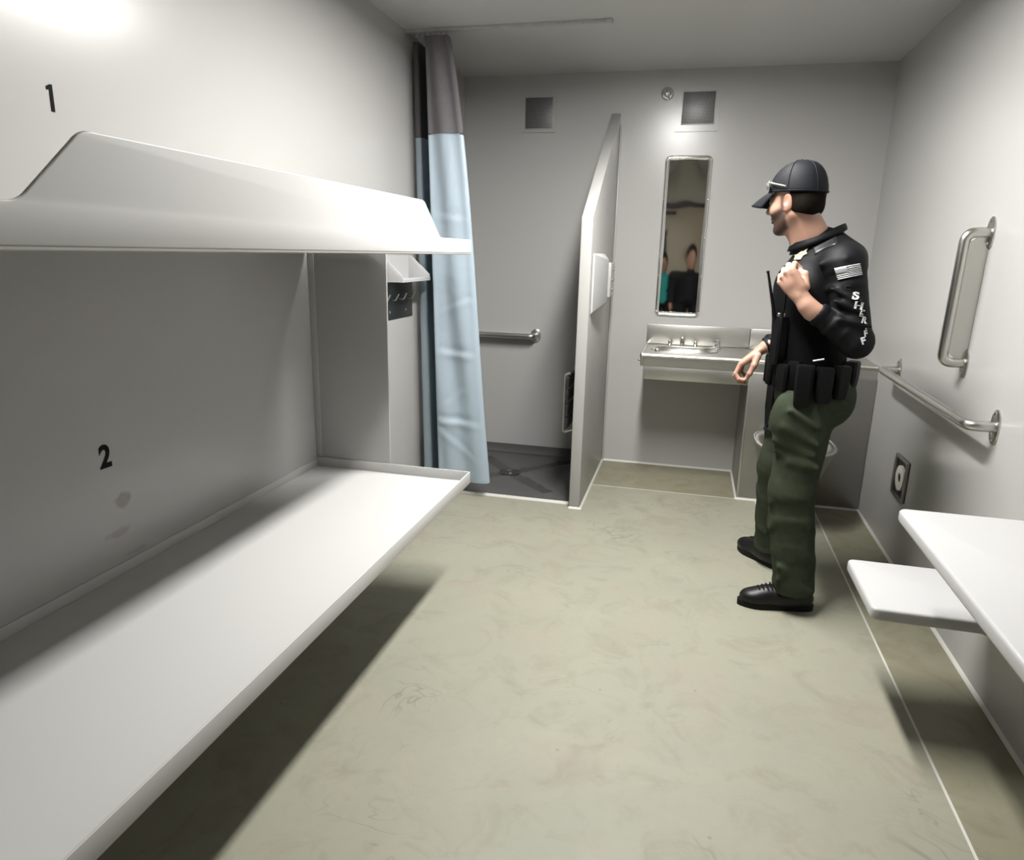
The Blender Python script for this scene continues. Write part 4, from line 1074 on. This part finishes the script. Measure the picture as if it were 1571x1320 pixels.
for ch, cx, cy, sz, ro, sq in (('S', 1312.5, 454, 12.5, 0.10, 1.35), ('H', 1317, 469, 11.5, 0.22, 1.25), ('E', 1322, 481, 11, 0.28, 0.85), ('R', 1325.5, 491.5, 11, 0.22, 0.80), ('I', 1328, 502, 10.5, 0.1, 0.75), ('F', 1327.5, 512, 10.5, -0.12, 0.80), ('F', 1324, 523, 11, -0.28, 1.0)):
    letter(ch, cx, cy, sz, ro, sq)
letter('C', 1300, 441, 8, 0.15, 1.5, M_YOKE)
# ---- trousers
Ft = Field((0.28, 2.78, 0.06), (0.74, 3.54, 1.08), 0.0056)
tf2 = lambda P, t_: 0.0045*wob(P)
Ft.cap((0.515, 3.115, 0.90), (0.500, 3.115, 1.02), 0.140, 0.132, 0.04, ((0, 1, 0), 1.28))
Ft.ell((0.580, 3.05, 0.90), (0.098, 0.125, 0.120), 0.05, None, False, tf2)
Ft.cap((0.500, 3.005, 0.90), (0.468, 2.958, 0.52), 0.112, 0.090, 0.03, None, folds(2.4, 0.0016, 1.4, 0.3))
Ft.ell((0.430, 2.945, 0.80), (0.078, 0.075, 0.135), 0.03, np.stack([N((1, 0, 0.18)), (0, 1, 0), N((-0.18, 0, 1))]), False, tf2)
Ft.cap((0.468, 2.958, 0.52), (0.522, 2.932, 0.100), 0.090, 0.083, 0.02, None, folds(3.0, 0.0030, 2.4, 1.1))
Ft.cap((0.515, 3.225, 0.90), (0.452, 3.295, 0.52), 0.112, 0.088, 0.03, None, folds(2.2, 0.004, 1.2, 2.0))
Ft.cap((0.452, 3.295, 0.52), (0.478, 3.372, 0.105), 0.088, 0.080, 0.02, None, folds(3.0, 0.0030, 2.4, 0.2))
for (a, b, r) in (((0.375, 2.915, 0.735), (0.520, 2.860, 0.690), 0.012), ((0.385, 2.925, 0.690), (0.50, 2.862, 0.655), 0.012), ((0.40, 2.885, 0.80), (0.53, 2.862, 0.735), 0.010), ((0.415, 2.870, 0.87), (0.52, 2.868, 0.805), 0.009),
                  ((0.392, 2.925, 0.47), (0.49, 2.865, 0.54), 0.009), ((0.395, 2.93, 0.35), (0.44, 2.875, 0.42), 0.009), ((0.44, 2.868, 0.21), (0.56, 2.868, 0.16), 0.012), ((0.445, 2.872, 0.15), (0.50, 2.855, 0.27), 0.010), ((0.40, 2.945, 0.58), (0.39, 2.94, 0.30), 0.008)):
    Ft.cap(a, (b[0], b[1]+0.022, b[2]), r*0.5, r*0.15, 0.030)
# cargo pocket flap on the outer thigh
Ft.cap((0.44, 2.895, 0.655), (0.535, 2.885, 0.640), 0.012, 0.010, 0.03)
Ft.plane_cut((0.5, 3.1, 0.085), (0.10, 0.0, -1.0)); 
Pt, Fq = Ft.mesh(); tr = np_obj('trousers', Pt, Fq, M_GREEN, po)
# ---- duty belt with gear
bl = []
for (r, z) in ((0.150, 0.975), (0.158, 0.978), (0.158, 1.020), (0.150, 1.023)):
    bl.append([Vector((0.500+r*math.cos(a), 3.115+r*1.27*math.sin(a), z)) for a in [2*math.pi*k/56 for k in range(56)]])
belt = loft('duty_belt', bl, M_GEAR, po, False, False, None, 40); md = belt.modifiers.new('t', 'SOLIDIFY'); md.thickness = 0.004; md.offset = -1
def gear(name, c, out, w2, d2, z0, z1, m=None, taper=0.85, parent=None):
    c = Vector(c); out = Vector(out).normalized(); tn = Vector((-out.y, out.x, 0)).normalized(); R_ = []
    for (z, e) in ((z0, taper*0.9), (z0+0.008, taper), ((z0+z1)/2, 1.0), (z1-0.010, 1.0), (z1, 0.9)):
        p = Vector((c.x, c.y, z))
        R_.append([p+out*d2*b*e+tn*w2*a*e for a, b in ((-1, -1), (-1, 0.6), (-0.7, 1), (0.7, 1), (1, 0.6), (1, -1))])
    return loft(name, R_, m or M_GEAR, parent or belt, True, True, None, 40)
gear('belt_pouch', (0.452, 2.895, 0), (-0.15, -1, 0), 0.034, 0.026, 0.885, 1.050)
gear('belt_pouch', (0.525, 2.890, 0), (0.12, -1, 0), 0.030, 0.026, 0.905, 1.045)
gear('belt_pouch', (0.590, 2.925, 0), (0.45, -0.9, 0), 0.030, 0.024, 0.920, 1.050)
gear('belt_pouch', (0.645, 3.01, 0), (0.95, -0.5, 0), 0.030, 0.022, 0.955, 1.060)
gear('belt_pouch', (0.385, 2.965, 0), (-0.8, -0.65, 0), 0.030, 0.022, 0.930, 1.040)
hol = gear('holster', (0.425, 3.345, 0), (-0.35, 0.9, 0), 0.052, 0.036, 0.60, 0.97, None, 0.72)
tube('pistol_grip', rounded([(0.42, 3.36, 0.95), (0.41, 3.365, 1.00), (0.46, 3.365, 1.05)], 0.02, 4), 0.018, M_GEAR, hol, 10)
lp = [Vector((0.466+0.094*math.cos(a), 3.270+0.094*math.sin(a), 0.70)) for a in [2*math.pi*k/30 for k in range(31)]]
tube('thigh_strap', lp, 0.008, M_GEAR, hol, 8)
tube('belt_pen', [(0.470, 2.862, 1.072), (0.508, 2.858, 1.082)], 0.0032, M_STEEL, belt, 8)
# ---- radio clipped to the vest front
rd = gear('radio', (0.350, 2.99, 0), (-0.85, -0.5, 0), 0.028, 0.020, 1.035, 1.225, M_GEAR, 0.95, vest)
tube('antenna', [(0.325, 2.985, 1.222), (0.318, 2.984, 1.26), (0.284, 2.980, 1.395)], [0.0085, 0.007, 0.0045], M_GEAR, rd, 10)
disc('antenna_tip', (0.2835, 2.98, 1.393), (-0.1, 0, 1), [(0.0062, 0), (0.0062, 0.006), (0.003, 0.009)], M_GEAR, rd, 10)
for (x, y) in ((0.345, 3.000), (0.362, 2.985)): disc('knob', (x, y, 1.224), (0, 0, 1), [(0.006, 0), (0.006, 0.012), (0.004, 0.014)], M_STEEL, rd, 12)
tube('microphone_cord', [(0.355, 2.975, 1.22), (0.356, 2.955, 1.26), (0.356, 2.955, 1.33), (0.368, 2.968, 1.40)], 0.004, M_GEAR, rd, 8)
# ---- boots
def boot(heel, toe, ank):
    heel, toe = np.array(heel, float), np.array(toe, float); d = toe-heel; Ln = np.linalg.norm(d); d /= Ln; sd = np.array((-d[1], d[0], 0)); z = np.array((0, 0, 1.0))
    lo = np.minimum(np.minimum(heel, toe), ank)-0.12; hi = np.maximum(np.maximum(heel, toe), ank)+0.14; lo[2] = 0.0
    F = Field(lo, hi, 0.0045)
    p = lambda a, b, c: heel+d*a*Ln+sd*b+z*c
    F.cap(p(0.12, 0, 0.052), p(0.35, 0, 0.050), 0.037, 0.040, 0.02)
    F.cap(p(0.35, 0, 0.052), p(0.70, 0, 0.042), 0.042, 0.042, 0.03, (sd, 1.05))
    F.ell(p(0.80, 0, 0.040), (0.058, 0.047, 0.036), 0.025, np.stack([d, sd, z]))
    F.cap(p(0.30, 0, 0.065), p(0.60, 0, 0.058), 0.045, 0.034, 0.03)
    F.cap(p(0.20, 0, 0.06), (ank[0], ank[1], 0.17), 0.042, 0.050, 0.03)
    F.plane_cut((0, 0, 0.024), (0, 0, -1)); F.plane_cut((0, 0, 0.17), (0, 0, 1))
    P, Q = F.mesh(); b = np_obj('boot', P, Q, M_BOOT, po)
    out = []
    for k in range(36):
        a = 2*math.pi*k/36; c, s = math.cos(a), math.sin(a)
        tt_ = 0.5+0.5*c; wd = 0.036+0.014*math.exp(-((tt_-0.72)/0.22)**2)-0.004*math.exp(-((tt_-0.40)/0.15)**2)
        out.append(p(0.5+0.515*math.copysign(abs(c)**0.8, c), wd*math.copysign(abs(s)**0.75, s), 0))
    so = loft('boot_sole', [[Vector((v[0], v[1], zz)) for v in out] for zz in (0.001, 0.004, 0.026)]+[[Vector(((v-p(.5, 0, 0))*0.965+p(.5, 0, 0)).tolist()[:2]+[0.030]) for v in out]], M_SOLE, b)
    for k in range(5):
        a = 0.53+0.052*k; zt = 0.113-0.0062*k
        tube('lace', [p(a-0.01, -0.030, zt-0.018), p(a+0.004, -0.018, zt-0.005), p(a+0.012, 0, zt), p(a+0.004, 0.018, zt-0.005), p(a-0.01, 0.030, zt-0.018)], 0.0036, M_SOLE, b, 6)
    return b
boot((0.605, 2.945, 0), (0.302, 2.915, 0), np.array((0.535, 2.935, 0.12)))
boot((0.515, 3.315, 0), (0.345, 3.545, 0), np.array((0.480, 3.370, 0.12)))

# ================================================================== TWO PEOPLE BEHIND THE CAMERA (they show in the mirror)
M_TEAL = simple('teal_cloth', (0.02, 0.30, 0.29), 0.7, 60, 0.2, 0.1)
M_COAT = simple('black_jacket_cloth', (0.006, 0.006, 0.008), 0.7, 60, 0.3, 0.1, spec=0.2)
def bystander(x, y, h, mj, label):
    e = empty('person', (x, y, 0), label, 'person')
    k = h/1.75; p = lambda a, b, c: (x+a*k, y+b*k, c*k)
    F = Field(p(-0.36, -0.22, 0.0), p(0.36, 0.30, 1.80), 0.009)
    F.ell(p(0, 0.0, 1.645), (0.074*k, 0.092*k, 0.105*k), 0.02); F.ell(p(0, 0.035, 1.60), (0.058*k, 0.062*k, 0.080*k), 0.02); F.cap(p(0, 0.09, 1.64), p(0, 0.115, 1.605), 0.010, 0.012, 0.01)
    for s_ in (-1, 1): F.ell(p(0.077*s_, -0.005, 1.635), (0.010, 0.02, 0.032), 0.008)
    F.cap(p(0, -0.01, 1.46), p(0, 0, 1.56), 0.052*k, 0.05*k, 0.03)
    F.cap(p(0, 0, 1.0), p(0, 0, 1.36), 0.09, 0.09, 0.04, ((1, 0, 0), 1.5))
    for s_ in (-1, 1):
        F.cap(p(0.17*s_, 0, 1.38), p(0.22*s_, -0.02, 1.10), 0.04, 0.035, 0.03); F.cap(p(0.22*s_, -0.02, 1.10), p(0.21*s_, 0.05, 0.86), 0.032, 0.026, 0.02)
        hand(F, np.array(p(0.21*s_, 0.05, 0.86)), (0, 0.2, -1), (s_, 0.1, 0), (0, 1, 0.2), [(0.2, 0.3, 0.3)]*4, [(0.02, -0.01, 0.026), (0.05, -0.02, 0.045), (0.08, -0.025, 0.045), (0.1, -0.03, 0.04)])
        F.cap(p(0.09*s_, 0, 0.95), p(0.10*s_, 0.01, 0.50), 0.06, 0.045, 0.03); F.cap(p(0.10*s_, 0.01, 0.50), p(0.10*s_, -0.01, 0.07), 0.045, 0.035, 0.02); F.cap(p(0.10*s_, -0.02, 0.04), p(0.11*s_, 0.16, 0.03), 0.03, 0.025, 0.02)
    P, Q = F.mesh(); np_obj('body', P, Q, M_SKIN, e, np.tile(SKIN, (len(P), 1)))
    F = Field(p(-0.36, -0.25, 0.75), p(0.36, 0.25, 1.56), 0.010)
    F.cap(p(0, 0, 0.95), p(0, 0, 1.33), 0.125*k, 0.125*k, 0.04, ((1, 0, 0), 1.45), lambda P, t_: 0.004*wob(P)); F.cap(p(-0.17, 0, 1.40), p(0.17, 0, 1.40), 0.062*k, 0.062*k, 0.05); F.cap(p(0, -0.01, 1.42), p(0, -0.01, 1.49), 0.08*k, 0.066*k, 0.03)
    for s_ in (-1, 1):
        F.cap(p(0.18*s_, 0, 1.38), p(0.225*s_, -0.02, 1.10), 0.064*k, 0.055*k, 0.03, None, folds(4, 0.004)); F.cap(p(0.225*s_, -0.02, 1.10), p(0.213*s_, 0.04, 0.89), 0.055*k, 0.042*k, 0.02, None, folds(3, 0.004))
    P, Q = F.mesh(); np_obj('jacket', P, Q, mj, e)
    F = Field(p(-0.26, -0.20, 0.02), p(0.26, 0.22, 1.05), 0.010)
    F.cap(p(-0.06, 0, 0.93), p(0.06, 0, 0.93), 0.115*k, 0.115*k, 0.04)
    for s_ in (-1, 1):
        F.cap(p(0.09*s_, 0, 0.90), p(0.10*s_, 0.01, 0.50), 0.092*k, 0.070*k, 0.02); F.cap(p(0.10*s_, 0.01, 0.50), p(0.10*s_, -0.01, 0.08), 0.070*k, 0.060*k, 0.02, None, folds(4, 0.003))
    P, Q = F.mesh(); np_obj('trousers', P, Q, M_COAT, e)
    F = Field(p(-0.14, -0.16, 1.42), p(0.14, 0.12, 1.82), 0.008)
    F.ell(p(0, -0.012, 1.665), (0.086*k, 0.100*k, 0.105*k), 0.02); F.cap(p(0, -0.05, 1.62), p(0, -0.06, 1.50), 0.075*k, 0.055*k, 0.03)
    F.plane_cut(p(0, 0.055, 1.66), (0, 1, -0.55))
    P, Q = F.mesh(); np_obj('hair', P, Q, M_HAIR, e)
    for s_ in (-1, 1):
        F = Field(p(0.105*s_-0.08, -0.10, 0.0), p(0.105*s_+0.08, 0.26, 0.16), 0.007)
        F.cap(p(0.10*s_, -0.03, 0.045), p(0.11*s_, 0.15, 0.035), 0.042, 0.038, 0.03); F.cap(p(0.10*s_, -0.01, 0.05), p(0.10*s_, -0.01, 0.11), 0.045, 0.05, 0.03); F.plane_cut((0, 0, 0.002), (0, 0, -1))
        P, Q = F.mesh(); np_obj('shoe', P, Q, M_BOOT, e)
bystander(-0.07, -0.42, 1.58, M_COAT, 'person in black jacket with dark hair, reflected in the mirror')
bystander(-0.40, -0.75, 1.50, M_TEAL, 'person in teal top and dark trousers, reflected in the mirror')
